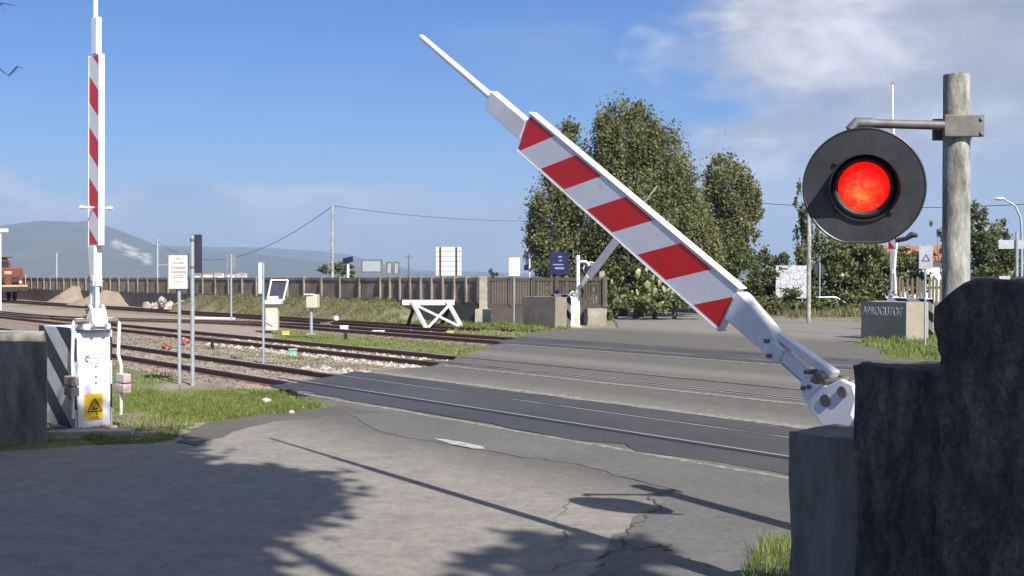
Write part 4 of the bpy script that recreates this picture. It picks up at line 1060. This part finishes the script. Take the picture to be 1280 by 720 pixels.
for px, y0, Yq, lab in ((71, 316, 170, 'thin pale mast behind the fence near the sand heap'), (197, 299, 150, 'thin pale mast with a side arm in front of the quarry hill')):
    r_ = empty('mast', AT(px, Yq, 347) - Vector((0, 0, HC)), 0, lab, 'mast'); MB().tube([(0, 0, 0), (0, 0, hpx(y0, Yq))], .13, 8).build('pole', M['galv'], r_)
    if px == 197: MB().tube([(0, 0, hpx(332, Yq)), (1.8, 0, hpx(330, Yq))], .07, 6).build('arm', M['galv'], r_)
Yq = 76; r_ = empty('solar_panel', AT(435, Yq, 347) - Vector((0, 0, HC)), 0, 'small dark solar panel on a white post behind the fence', 'solar panel')
MB().tube([(0, 0, 0), (0, 0, hpx(328, Yq))], .08, 8).build('post', M['white'], r_); MB().box((0, 0, hpx(325, Yq)), (.65, .5, .04), Matrix.Rotation(R(-12), 3, 'Y') @ Matrix.Rotation(R(42), 3, 'X')).build('panel', M['solar'], r_)
Yq = 80
def frame(px0, px1, py0, py1, bars, label, fill):
    cx = (px0 + px1) / 2; r_ = empty('board_frame', AT(cx, Yq, 347) - Vector((0, 0, HC)), 0, label, 'board'); w = (px1 - px0) / F * Yq / 2
    for s in (-1, 1): MB().rng(s * w - .05, s * w + .05, -.05, .05, 0, hpx(py0, Yq)).build('post', M['steel'], r_)
    for b_ in bars: MB().rng(-w, w, -.04, .04, hpx(b_, Yq) - .04, hpx(b_, Yq) + .04).build('crossbar', M['steel'], r_)
    if fill: MB().rng(-w + .06, w - .06, -.012, .012, hpx(py1, Yq), hpx(py0 + 1, Yq)).build('panel', M['galv'], r_)
frame(452, 477, 325, 340, (325, 340), 'wide pale board in a dark frame behind the fence', True)
frame(483.5, 490, 328, 341, (328,), 'narrow grey board behind the fence, left one of the small pair', True)
frame(492.5, 498.5, 328, 341, (328,), 'narrow grey board behind the fence, right one of the small pair', True)
Yq = 66; r_ = empty('slatted_sign', AT(561, Yq, 347) - Vector((0, 0, HC)), 0, 'tall white sign of six stacked boards on two dark posts behind the fence', 'sign')
for k in range(6): MB().rng(-16 / F * Yq, 16 / F * Yq, -.03, .0, hpx(344.5 - k * 6.1, Yq), hpx(339.2 - k * 6.1, Yq)).build('board', M['whitesign'], r_)
for px in (550.5, 570.5): MB().rng((px - 561) / F * Yq - .045, (px - 561) / F * Yq + .045, -.07, -.031, .0, hpx(309, Yq)).build('post', M['locoframe'], r_)
Yq = 300; r_ = empty('pylon', AT(511, Yq, 347) - Vector((0, 0, HC)), 0, 'tiny distant pylon on the horizon between the boards and the white slatted sign', 'pylon')
MB().tube([(0, 0, 0), (0, 0, hpx(318, Yq))], [.35, .15], 6).build('mast', M['steel'], r_); MB().rng(-1, 1, -.1, .1, hpx(322, Yq), hpx(321, Yq)).build('crossarm', M['steel'], r_)

# sand heaps, rubble
def heap(px, py, hpx_, wpx, label):
    p = G(px, py, -.1); u = p.y / F; w = wpx * u / 2; h = hpx_ * u; mb = MB(); n = 26; m_ = 12
    for j in range(m_ + 1):
        for i in range(n):
            a = 2 * math.pi * i / n; rr = j / m_; x_, y_ = math.cos(a) * rr * w, math.sin(a) * rr * w * .8
            z = h * (1 - rr) ** 1.1 * (1 - .15 * (rr < .15)) + .12 * noise.noise(Vector((x_ + px, y_, 0)) * 1.2) * (1 - rr) * 2
            mb.v.append((x_, y_, z))
    mb.f = [(j * n + i, (j + 1) * n + i, (j + 1) * n + (i + 1) % n, j * n + (i + 1) % n) for j in range(m_) for i in range(n)]
    mb.build('sand_heap', M['sandpile'], None, label, 'sand heap', loc=p, smooth=True)
heap(98, 379, 27, 84, 'taller heap of brown sand near the locomotive'); heap(136, 382, 22, 112, 'lower heap of brown sand to the right of the taller one')
k = 0
rk = empty('rubble_pile', G(208, 387, -.1), 0, 'pile of grey broken rocks to the left of the notice board', 'rubble')
for i in range(26):
    a = random.uniform(-1, 1); s = random.uniform(.16, .38)
    MB().ell((0, 0, 0), (s * 1.2, s, s * .8), 7, 5, jit=.28).build('rock', M['stone'], rk, loc=(a * 1.15, random.uniform(-.5, .5), max(.1, (1 - abs(a)) * random.uniform(.1, .62))), rot=(random.random() * 3, random.random() * 3, random.random() * 3))
for i, (px, py, s, lab) in enumerate(((262, 383, .22, 'grey rock on the bank right of the rubble pile'), (275, 380, .3, 'larger grey rock on the bank near the grey panel post'), (310, 377, .17, 'small rock on the grass bank'),(171, 374, .18, 'small pale rock left of the rubble pile'))):
    p = G(px, py, .1); MB().ell((0, 0, .05), (s * 1.4, s, s * .8), 8, 5, jit=.2).build('rock', M['stone'], None, lab, 'rock', loc=p)

# ------------------------------------------------------------------ locomotive
p = G(-5, 378); tl = T_of(33, 26.1)
r_ = empty('locomotive', W(tl, 24.72, -.02), ROTP, 'red shunting locomotive with a cab at the left edge behind the lamp post', 'locomotive')
MB().rng(0, 9, -1.45, 1.45, .75, 1.25).build('underframe', M['locoframe'], r_, bevel=.03)
hood_m = MB().prism([(-1.2, 1.25), (1.2, 1.25), (1.2, 2.55), (1.0, 2.75), (-1.0, 2.75), (-1.2, 2.55)], .25, 5.2, 'x').build('hood', M['locored'], r_, bevel=.06)
MB().prism([(-1.42, 1.25), (1.42, 1.25), (1.42, 3.2), (1.1, 3.62), (-1.1, 3.62), (-1.42, 3.2)], 5.2, 7.6, 'x').build('cab', M['locored'], r_, bevel=.06)
for sy in (-1, 1):
    MB().rng(5.17, 5.195, sy * .78 - .42, sy * .78 + .42, 2.8, 3.35).build('window', M['glass'], r_); MB().tube([(.20, sy * .95, 1.55), (.26, sy * .95, 1.55)], .13, 12).build('headlamp', M['whitesign'], r_)
    MB().tube([(-.35, sy * .88, 1.0), (0, sy * .88, 1.0)], [.2, .14], 12).build('buffer', M['locoframe'], r_)
    MB().rng(.05, .20, sy * .55 - .28, sy * .55 + .28, 1.5, 2.0).build('grille', M['locoframe'], hood_m)
    for x_ in (1.4, 3.4, 6.4): MB().tube([(x_, sy * .72, .5), (x_, sy * .86, .5)], .5, 18).build('wheel', M['locoframe'], r_)
MB().rng(-.02, .02, -1.46, 1.46, 1.16, 1.32).build('cream_stripe', M['cream'], r_); MB().rng(.215, .245, -.28, .28, 2.2, 2.45).build('number_plate', M['cream'], r_)
MB().rng(5.0, 7.8, -1.5, 1.5, 3.64, 3.7).build('cab_roof', M['locoframe'], r_)
for sy in (-1, 1): MB().tube([(.1, sy * 1.35, 1.2), (.1, sy * 1.35, 2.2), (4.8, sy * 1.35, 2.2)], .025, 6).build('handrail', M['cream'], r_)
r_ = empty('wagon', W(tl + 8, 27.0 - .6, 0), ROTP, 'low dark machine beside the locomotive in front of the fence', 'wagon') if False else None

# ------------------------------------------------------------------ trees
def leaf_mesh(name, lobes, leaf, mat_, parent, clumps=1.0, org=Vector((0, 0, 0)), asp=1.6):
    P = []; RN = []
    for (c, rad, n) in lobes:
        c = np.array(c); rad = np.array(rad); nc = max(4, int(n / 55 * clumps))
        dirs = rng.normal(size=(nc, 3)); dirs /= np.linalg.norm(dirs, axis=1)[:, None]
        rr = rng.uniform(.22, 1.0, nc) ** .5; cc = dirs * rr[:, None]
        cs = rng.uniform(.12, .28, nc)
        which = rng.integers(0, nc, n)
        off = rng.normal(size=(n, 3)) * cs[which][:, None] * .62
        P.append(c + (cc[which] + off) * rad); RN.append(.6 * rng.uniform(0, 1, nc)[which] + .4 * rng.uniform(0, 1, n))
    P = np.concatenate(P); n = len(P)
    P = P - np.array(org)
    u_ = rng.normal(size=(n, 3)); u_ /= np.linalg.norm(u_, axis=1)[:, None]
    w_ = rng.normal(size=(n, 3)); v_ = np.cross(u_, w_); v_ /= np.linalg.norm(v_, axis=1)[:, None]
    sz = leaf * rng.uniform(.5, 1.3, n)[:, None]
    a = P + u_ * sz * asp / 2; b_ = P + v_ * sz / 2; c_ = P - u_ * sz * asp / 2; d_ = P - v_ * sz / 2
    V = np.stack([a, b_, c_, d_], 1).reshape(-1, 3)
    me = bpy.data.meshes.new(name); me.vertices.add(n * 4); me.vertices.foreach_set('co', V.astype(np.float32).ravel())
    me.loops.add(n * 4); me.loops.foreach_set('vertex_index', np.arange(n * 4, dtype=np.int32)); me.polygons.add(n); me.polygons.foreach_set('loop_start', (np.arange(n) * 4).astype(np.int32))
    at_ = me.attributes.new('rnd', 'FLOAT', 'POINT'); at_.data.foreach_set('value', np.repeat(np.concatenate(RN), 4).astype(np.float32))
    me.update(calc_edges=True); me.materials.append(mat_)
    o = bpy.data.objects.new(name, me); col.objects.link(o); o.parent = parent; return o
def limbs(mb, base, targets, r0):
    for t_ in targets:
        t_ = Vector(t_); a = Vector(base); k = a + Vector((0, 0, max(.3, (t_.z - a.z) * random.uniform(.25, .45))))
        m1 = k.lerp(t_, .5) + Vector((random.uniform(-.2, .2), random.uniform(-.2, .2), .15))
        mb.tube([a, k, m1, t_], [r0, r0 * .7, r0 * .4, r0 * .12], 8)
def tree(name, Y, px, lobes, label, cat='tree', leaf=.16, mat_='leaf', group=None, trunk=.25, dens=1.0, clump=1.0):
    b_ = AT(px, Y, 347); root = empty(name, (b_.x, Y, 0), 0, label, cat, group); org = Vector((b_.x, Y, 0)); Lb = []
    for (x_, y_, rx, ry, dy) in lobes:
        c = AT(x_, Y + dy, y_); rad = (rx / F * Y, rx / F * Y * .9, ry / F * Y)
        vol = rad[0] * rad[1] * rad[2]; n = int(min(52000, (vol ** .72) * 1050 * dens * (.16 / leaf) ** 2))
        Lb.append((tuple(c), rad, max(n, 250)))
    leaf_mesh('crown' if cat == 'tree' else 'foliage', Lb, leaf, M[mat_], root, clump, org)
    tb = MB(); tg = [Vector(l[0]) - org for l in Lb]; limbs(tb, (0, 0, -.1), tg, trunk); tb.build('trunk' if cat == 'tree' else 'stems', M['bark'], root, smooth=True)
    return root
tree('evergreen_tree', 60, 775, [(688, 285, 30, 62, 0), (672, 300, 15, 40, 1), (705, 215, 30, 60, 1), (740, 260, 45, 80, 0), (775, 190, 38, 62, 0), (760, 180, 20, 40, -1), (822, 215, 36, 66, 0), (846, 255, 30, 62, -1), (800, 290, 60, 70, -1), (862, 300, 30, 60, 0), (715, 330, 45, 45, 0), (820, 335, 50, 42, 0), (712, 175, 12, 24, 0), (800, 160, 18, 30, 0), (880, 310, 24, 50, 0), (872, 270, 16, 34, 1)], 'biggest dense evergreen tree behind the half raised barrier', trunk=.4, leaf=.105, dens=1.35)
tree('evergreen_tree', 64, 912, [(910, 240, 32, 48, 0), (935, 250, 18, 34, 0), (903, 300, 34, 44, 0), (893, 215, 14, 22, 0), (928, 285, 22, 40, 0), (948, 262, 9, 12, 0), (895, 260, 18, 40, 0)], 'smaller round evergreen tree just right of the biggest one', leaf=.105)
tree('cypress_tree', 66, 1001, [(1003, 255, 9, 32, 0), (1002, 300, 10, 38, 0), (1012, 275, 12, 40, 0)], 'narrow dark tree at the left rim of the signal board', leaf=.13, mat_='leafd')
tree('shrub', 62, 950, [(935, 350, 34, 34, 0), (965, 335, 24, 26, 0), (962, 374, 32, 20, 0), (905, 365, 30, 26, 1), (930, 382, 30, 12, -4), (980, 384, 26, 9, -4)], 'bushy thicket left of the white square board', 'shrub', leaf=.13, mat_='leafd')
tree('shrub', 63, 1040, [(1030, 325, 30, 34, 0), (1065, 335, 32, 30, 0), (1020, 360, 30, 30, 0), (1060, 370, 34, 24, 0), (1085, 318, 30, 16, 0), (1000, 378, 24, 16, -2), (1045, 382, 30, 14, -3)], 'pale olive bush behind the handrail and the round sign', 'shrub', leaf=.13, mat_='leafy')
tree('shrub', 66, 1120, [(1100, 335, 30, 26, 0), (1130, 345, 32, 24, 0), (1090, 365, 30, 22, 0), (1140, 322, 26, 14, 0), (1110, 322, 14, 12, 0)], 'olive bush behind the wooden paling fence', 'shrub', leaf=.13, mat_='leafy')
tree('tree', 62, 1228, [(1222, 290, 20, 34, 0), (1240, 315, 32, 34, 0), (1225, 345, 40, 26, 0), (1268, 325, 22, 30, 0), (1250, 290, 10, 14, 0), (1187, 320, 16, 22, 1)], 'green tree behind the weathered pole and street lamp', leaf=.14, mat_='leafd')
tree('shrub', 58, 800, [(770, 350, 30, 26, 0), (812, 340, 38, 32, 0), (850, 355, 34, 28, 0), (780, 322, 24, 24, 1), (775, 376, 22, 14, -4), (815, 380, 34, 12, -4), (862, 378, 22, 14, -4)], 'dry olive bush below the biggest tree', 'shrub', leaf=.12, mat_='leafy')
tree('bare_shrub', 58, 1178, [(1172, 285, 12, 22, 0), (1183, 300, 10, 20, 0)], 'sparse reddish twiggy bush left of the weathered pole', 'shrub', leaf=.07, mat_='leafy', trunk=.05, dens=.25)
tree('tree', 190, 422, [(408, 338, 13, 9, 0), (432, 338, 16, 9, 0), (422, 334, 15, 8, 0)], 'low distant round tree behind the utility pole', leaf=.4, mat_='leafd', trunk=.4)
tree('tree', 260, 618, [(618, 340, 7, 7, 0)], 'tiny distant tree on the horizon above the pillar', leaf=.4, mat_='leafd', trunk=.3)
# prickly pear
r_ = empty('prickly_pear', AT(810, 55, 347) - Vector((0, 0, HC)), 0, 'prickly pear cactus with pale round pads under the biggest tree', 'cactus'); mb = MB()
pad0 = None
for k in range(98):
    x_ = random.gauss(0, 1.5); z_ = .55 + abs(random.gauss(0, .55)) * (1.5 if abs(x_) < 1.6 else 1); y_ = random.uniform(-.6, .3); s = random.uniform(.42, .85)
    if pad0 is None: pad0 = MB().ell((0, 0, 0), (.16, .03, .22), 12, 8).build('pad', M['cactus'], r_, smooth=True); o = pad0
    else: o = pad0.copy(); col.objects.link(o); o.parent = r_
    o.location = (x_, y_, z_); o.scale = (s, s, s); o.rotation_euler = (random.uniform(-.3, .3), random.uniform(-.7, .7), random.uniform(-1.1, 1.1))
for x_ in (-1.5, -.6, .3, 1.2): MB().tube([(x_, 0, 0), (x_ + .1, 0, 1.1)], [.12, .07], 8).build('stem', M['bark'], r_)
# house with a tiled roof behind the signal
r_ = empty('house', AT(1115, 95, 347) - Vector((0, 0, HC)), -.15, 'low pale house with a long tiled roof behind the bushes right of the signal board', 'house')
MB().rng(-4.5, 4.5, 0, 6, 0, 3.3).build('wall', M['plaster'], r_)
MB().prism([(-.5, 3.25), (6.5, 3.25), (3, 4.5)], -4.9, 4.9, 'x').build('roof', M['roof'], r_)
for x_ in (-2.5, 1.5):
    w_ = MB().rng(x_ - .5, x_ + .5, -.05, .02, 1.2, 2.5).build('window', M['whitesign'], r_); MB().rng(x_ - .4, x_ + .4, -.07, -.052, 1.3, 2.4).build('pane', M['glass'], w_)
# tall thin pole behind the cypress
MB().tube([(0, 0, 0), (0, 0, hpx(262, 50))], .09, 8).build('utility_pole', M['pole'], None, 'slim grey pole between the narrow tree and the white square board', 'utility pole', loc=AT(1011, 50, 347) - Vector((0, 0, HC)))

# shadow-casting tree beside the camera
big = empty('shade_tree', (6.2, -4.2, 0), 0, 'leafy tree standing out of view whose shadow falls over the lower left of the road', 'tree'); O = Vector((6.2, -4.2, 0))
lb = [((1.25, .1, 9.2), (2.0, 2.1, 1.2), 10000), ((0, 1.8, 9.0), (1.9, 2.1, 1.3), 10000), ((-.1, 3.6, 9.3), (1.6, 1.5, 1.1), 7000), ((-1.5, 3.5, 9.1), (1.6, 2.0, 1.1), 7000), ((1.9, 1.5, 8.9), (1.3, 1.3, .9), 5000), ((-1.4, .3, 9.0), (1.8, 2.4, 1.2), 7000), ((5.0, -1.75, 8.9), (.65, 1.0, .6), 2000), ((5.3, -.7, 8.9), (.45, .7, .5), 600), ((2.9, -3.6, 7.4), (2.0, 2.0, 1.5), 5000), ((6.7, -3.0, 8.3), (1.5, 1.1, .8), 4000)]
leaf_mesh('crown', lb, .17, M['leafd'], big, 1.4, O); tb = MB(); limbs(tb, (0, 0, -.1), [Vector(l[0]) - O for l in lb], .3); tb.build('trunk', M['bark'], big, smooth=True)
# bare tree at the left, twigs reach into the frame
bt = empty('bare_tree', (-6.2, 8.2, 0), 0, 'bare tree just out of view at the left, two twig ends reaching into the sky', 'tree'); tb = MB(); tb.tube([(0, 0, -.1), (.1, 0, 2), (0, .1, 4.6)], [.12, .09, .04], 8)
def tw(a, b_, r):
    a = Vector(a) - bt.location; b_ = Vector(b_) - bt.location; m_ = a.lerp(b_, .5) + Vector((0, 0, .05)); tb.tube([a, m_, b_], [r, r * .7, r * .25], 6); return m_ + bt.location
e_ = AT(20, 10, 8); m_ = tw((-6.15, 8.25, 3.6), AT(-12, 10, 16), .02); tw(AT(-12, 10, 16), e_, .007); tw(AT(-2, 10, 12), AT(8, 10, 14), .004)
e_ = AT(33, 9.6, 87); tw((-6.15, 8.25, 3.0), AT(-14, 9.6, 92), .018); tw(AT(-14, 9.6, 92), AT(12, 9.6, 95), .008); tw(AT(12, 9.6, 95), e_, .006); tw(AT(-3, 9.6, 93), AT(3, 9.6, 78), .004); tw(AT(18, 9.6, 92), AT(27, 9.6, 92), .003)
tb.build('branches', M['bark'], bt)

# ------------------------------------------------------------------ hills
def hills(name, D, depth, prof, amp, seed):
    nx, ny = 340, 26; mb_v = []; mk = []
    for j in range(ny):
        v_ = j / (ny - 1)
        for i in range(nx):
            px = -700 + (i / (nx - 1)) * 2700; Yr = D * (1 + (v_ - .5) * depth)
            k = np.interp(px, [p[0] for p in prof], [p[1] for p in prof])
            ridge = (HZ - k) / F * D
            x_ = (px - 640) / F * Yr
            s = math.sin(math.pi * min(1, v_ * 1.0)) ** .9
            nn = noise.fractal(Vector((x_ / 700 + seed, Yr / 700, seed)), 1.0, 2.0, 6) * ridge * amp
            z = max(0, ridge * s + nn * s * (1.2 - s) * 1.6) - 3
            mb_v.append((x_, Yr, z))
            ppy = HZ - (z - HC) / Yr * F
            w = 0
            if name == 'hills' and v_ < .5:
                qn = noise.noise(Vector((px / 9, ppy / 6, 1))) * 9
                if 145 + qn < px < 192 + qn and abs(ppy - (309 + (px - 150) * .42)) < 5.5 + qn * .5: w = 1
            mk.append((w, 0, 0, 1))
    f = [(j * nx + i, j * nx + i + 1, (j + 1) * nx + i + 1, (j + 1) * nx + i) for j in range(ny - 1) for i in range(nx - 1)]
    me = bpy.data.meshes.new(name); me.from_pydata(mb_v, [], f); ca = me.color_attributes.new('mask', 'FLOAT_COLOR', 'POINT'); ca.data.foreach_set('color', np.array(mk, dtype=np.float32).ravel())
    me.polygons.foreach_set('use_smooth', [True] * len(me.polygons)); me.materials.append(M['hill']); o = bpy.data.objects.new(name, me); col.objects.link(o); tag(o, kind='structure')
m, t, b = nt('hill_scrub'); v = geo(t); at = N(t, 'ShaderNodeAttribute', attribute_name='mask'); sp = N(t, 'ShaderNodeSeparateColor'); L(t, at.outputs['Color'], sp.inputs[0])
c = ramp(t, noi(t, v, .004, 8, .7), [(.35, (.04, .05, .03)), (.65, (.085, .09, .055))]); L(t, mixc(t, sp.outputs[0], c, ramp(t, noi(t, v, .02, 6, .8), [(.42, (.12, .12, .09)), (.56, (.52, .50, .46))])), b.inputs['Base Color']); b.inputs['Roughness'].default_value = 1; M['hill'] = m
hills('hills', 6500, .5, [(-700, 250), (-300, 262), (0, 282), (60, 277), (115, 275), (140, 284), (170, 297), (200, 309), (250, 314), (330, 318), (420, 326), (470, 334), (560, 343), (2000, 346)], .28, 1.7)
hills('far_hills', 9500, .3, [(-700, 290), (0, 300), (200, 306), (260, 309), (330, 308), (400, 312), (440, 318), (470, 328), (520, 337), (700, 342), (900, 340), (1200, 335), (2000, 330)], .15, 5.1)
for i, px in enumerate((246, 254, 263, 271, 282, 291, 303)):
    p = AT(px, 2400, 347); o = empty('distant_building', (p.x, 2400 + (i % 3) * 40, 0), .2 * i, 'tiny white building on the plain below the quarry hill', 'building', 'tiny white buildings on the plain')
    MB().rng(-7 - i % 3 * 3, 7 + i % 2 * 3, -5, 5, 0, 6 + (i % 3) * 2).build('wall', M['plaster'], o); MB().prism([(-5.5, 6 + (i % 3) * 2), (5.5, 6 + (i % 3) * 2), (0, 8.4 + (i % 3) * 2)], -7 - i % 3 * 3, 7 + i % 2 * 3, 'x').build('roof', M['roof'], o)

# ------------------------------------------------------------------ haze, sun, sky
m = bpy.data.materials.new('haze'); m.use_nodes = True; t = m.node_tree; t.nodes.clear(); out = t.nodes.new('ShaderNodeOutputMaterial'); pv = t.nodes.new('ShaderNodeVolumePrincipled')
pv.inputs['Color'].default_value = (.56, .72, 1, 1); pv.inputs['Density'].default_value = .00014; pv.inputs['Anisotropy'].default_value = .1; L(t, pv.outputs[0], out.inputs['Volume'])
hz = MB().rng(-12000, 12000, -12000, 13500, -60, 560).build('haze', m, None, kind='stuff')
sun = bpy.data.lights.new('Sun', 'SUN'); so = bpy.data.objects.new('Sun', sun); col.objects.link(so); sun.energy = 5.0; sun.angle = R(.55); sun.color = (1, .945, .87)
so.rotation_euler = SUN.to_track_quat('Z', 'Y').to_euler()
w = bpy.data.worlds.new('World'); scene.world = w; w.use_nodes = True; t = w.node_tree; bg = t.nodes['Background']
sky = N(t, 'ShaderNodeTexSky'); sky.sky_type = 'NISHITA'; sky.sun_disc = False
sky.sun_elevation = math.atan2(SUN.z, math.hypot(SUN.x, SUN.y)); sky.sun_rotation = math.atan2(SUN.x, SUN.y)
sky.air_density = 1.0; sky.dust_density = .25; sky.ozone_density = 4.0; sky.altitude = 0
tc = N(t, 'ShaderNodeTexCoord').outputs['Generated']; sp = N(t, 'ShaderNodeSeparateXYZ'); L(t, tc, sp.inputs[0])
X_, Y_, Z_ = sp.outputs
sl = math_(t, 'DIVIDE', X_, math_(t, 'MAXIMUM', Y_, .05))      # tangent of the bearing
def cl(t, s, det=9, r=.58, dist=0.0): 
    mp = N(t, 'ShaderNodeMapping'); mp.inputs['Scale'].default_value = s; L(t, tc, mp.inputs['Vector']); n = N(t, 'ShaderNodeTexNoise', Scale=1.0, Detail=float(det), Roughness=r, Distortion=dist); L(t, mp.outputs[0], n.inputs['Vector']); return n.outputs['Fac']
n1 = cl(t, (5, 5, 11), 9, .56, .2); n2 = cl(t, (8, 8, 17), 8, .58, .3); n3 = cl(t, (3.1, 3.1, 8), 6, .5)
# big cloud bank on the right
bankx = math_(t, 'SMOOTH_MIN', 1.0, 1.0, .1)
e1_ = ramp(t, math_(t, 'ADD', math_(t, 'SUBTRACT', sl, .10), math_(t, 'MULTIPLY', math_(t, 'SUBTRACT', n1, .5), .36)), [(0.03, (0,) * 3), (.10, (1,) * 3)])
e2_ = ramp(t, Z_, [(.05, (.0,) * 3), (.10, (.85,) * 3), (.16, (1,) * 3)])
tex = ramp(t, n1, [(.34, (.72,) * 3), (.46, (1,) * 3)])
ma = math_(t, 'MULTIPLY', math_(t, 'MULTIPLY', e1_, e2_), tex)
# low band along the horizon on the left
zz = math_(t, 'ADD', math_(t, 'ADD', Z_, math_(t, 'MULTIPLY', math_(t, 'SUBTRACT', n1, .5), .10)), math_(t, 'MULTIPLY', math_(t, 'SUBTRACT', n2, .5), .07))
hb_ = ramp(t, zz, [(.02, (.35,) * 3), (.066, (.95,) * 3), (.082, (0,) * 3)])
lef = ramp(t, math_(t, 'ADD', sl, math_(t, 'MULTIPLY', n3, .5)), [(.0, (1,) * 3), (.62, (.35,) * 3)])
mb_ = math_(t, 'MULTIPLY', hb_, math_(t, 'MULTIPLY', lef, ramp(t, n2, [(.3, (.6,) * 3), (.6, (1,) * 3)])))
mc_ = math_(t, 'MULTIPLY', ramp(t, n3, [(.60, (0,) * 3), (.78, (.45,) * 3)]), ramp(t, Z_, [(.12, (0,) * 3), (.2, (1,) * 3)]))
cc1 = ramp(t, math_(t, 'ADD', math_(t, 'MULTIPLY', n2, .6), math_(t, 'MULTIPLY', n1, .4)), [(.40, (4.0, 4.4, 5.4)), (.50, (5.6, 6.0, 7.2)), (.60, (10.0, 10.2, 10.8))])
for nn_ in t.nodes:
    if nn_.type == 'VALTORGB' and nn_.color_ramp.elements[0].color[0] > 3: CR = nn_
hs = N(t, 'ShaderNodeHueSaturation', Saturation=1.32); L(t, sky.outputs[0], hs.inputs['Color'])
skc = mixc(t, 1.0, hs.outputs[0], (.84, .98, 1.32), 'MULTIPLY')
base_ = mixc(t, mb_, skc, ramp(t, n2, [(.40, (4.2, 5.2, 8.0)), (.58, (8.8, 9.6, 12.0))]))
base_ = mixc(t, mc_, base_, (6.5, 7.1, 8.6))
base_ = mixc(t, ma, base_, cc1)
L(t, base_, bg.inputs['Color']); bg.inputs['Strength'].default_value = .05

scene.view_settings.view_transform = 'Standard'; scene.view_settings.look = 'None'; scene.view_settings.exposure = .82; scene.view_settings.gamma = 1
scene.cycles.use_denoising = True; scene.cycles.max_bounces = 6; scene.cycles.volume_bounces = 0; scene.cycles.volume_max_steps = 64
scene.cycles.sample_clamp_indirect = 4
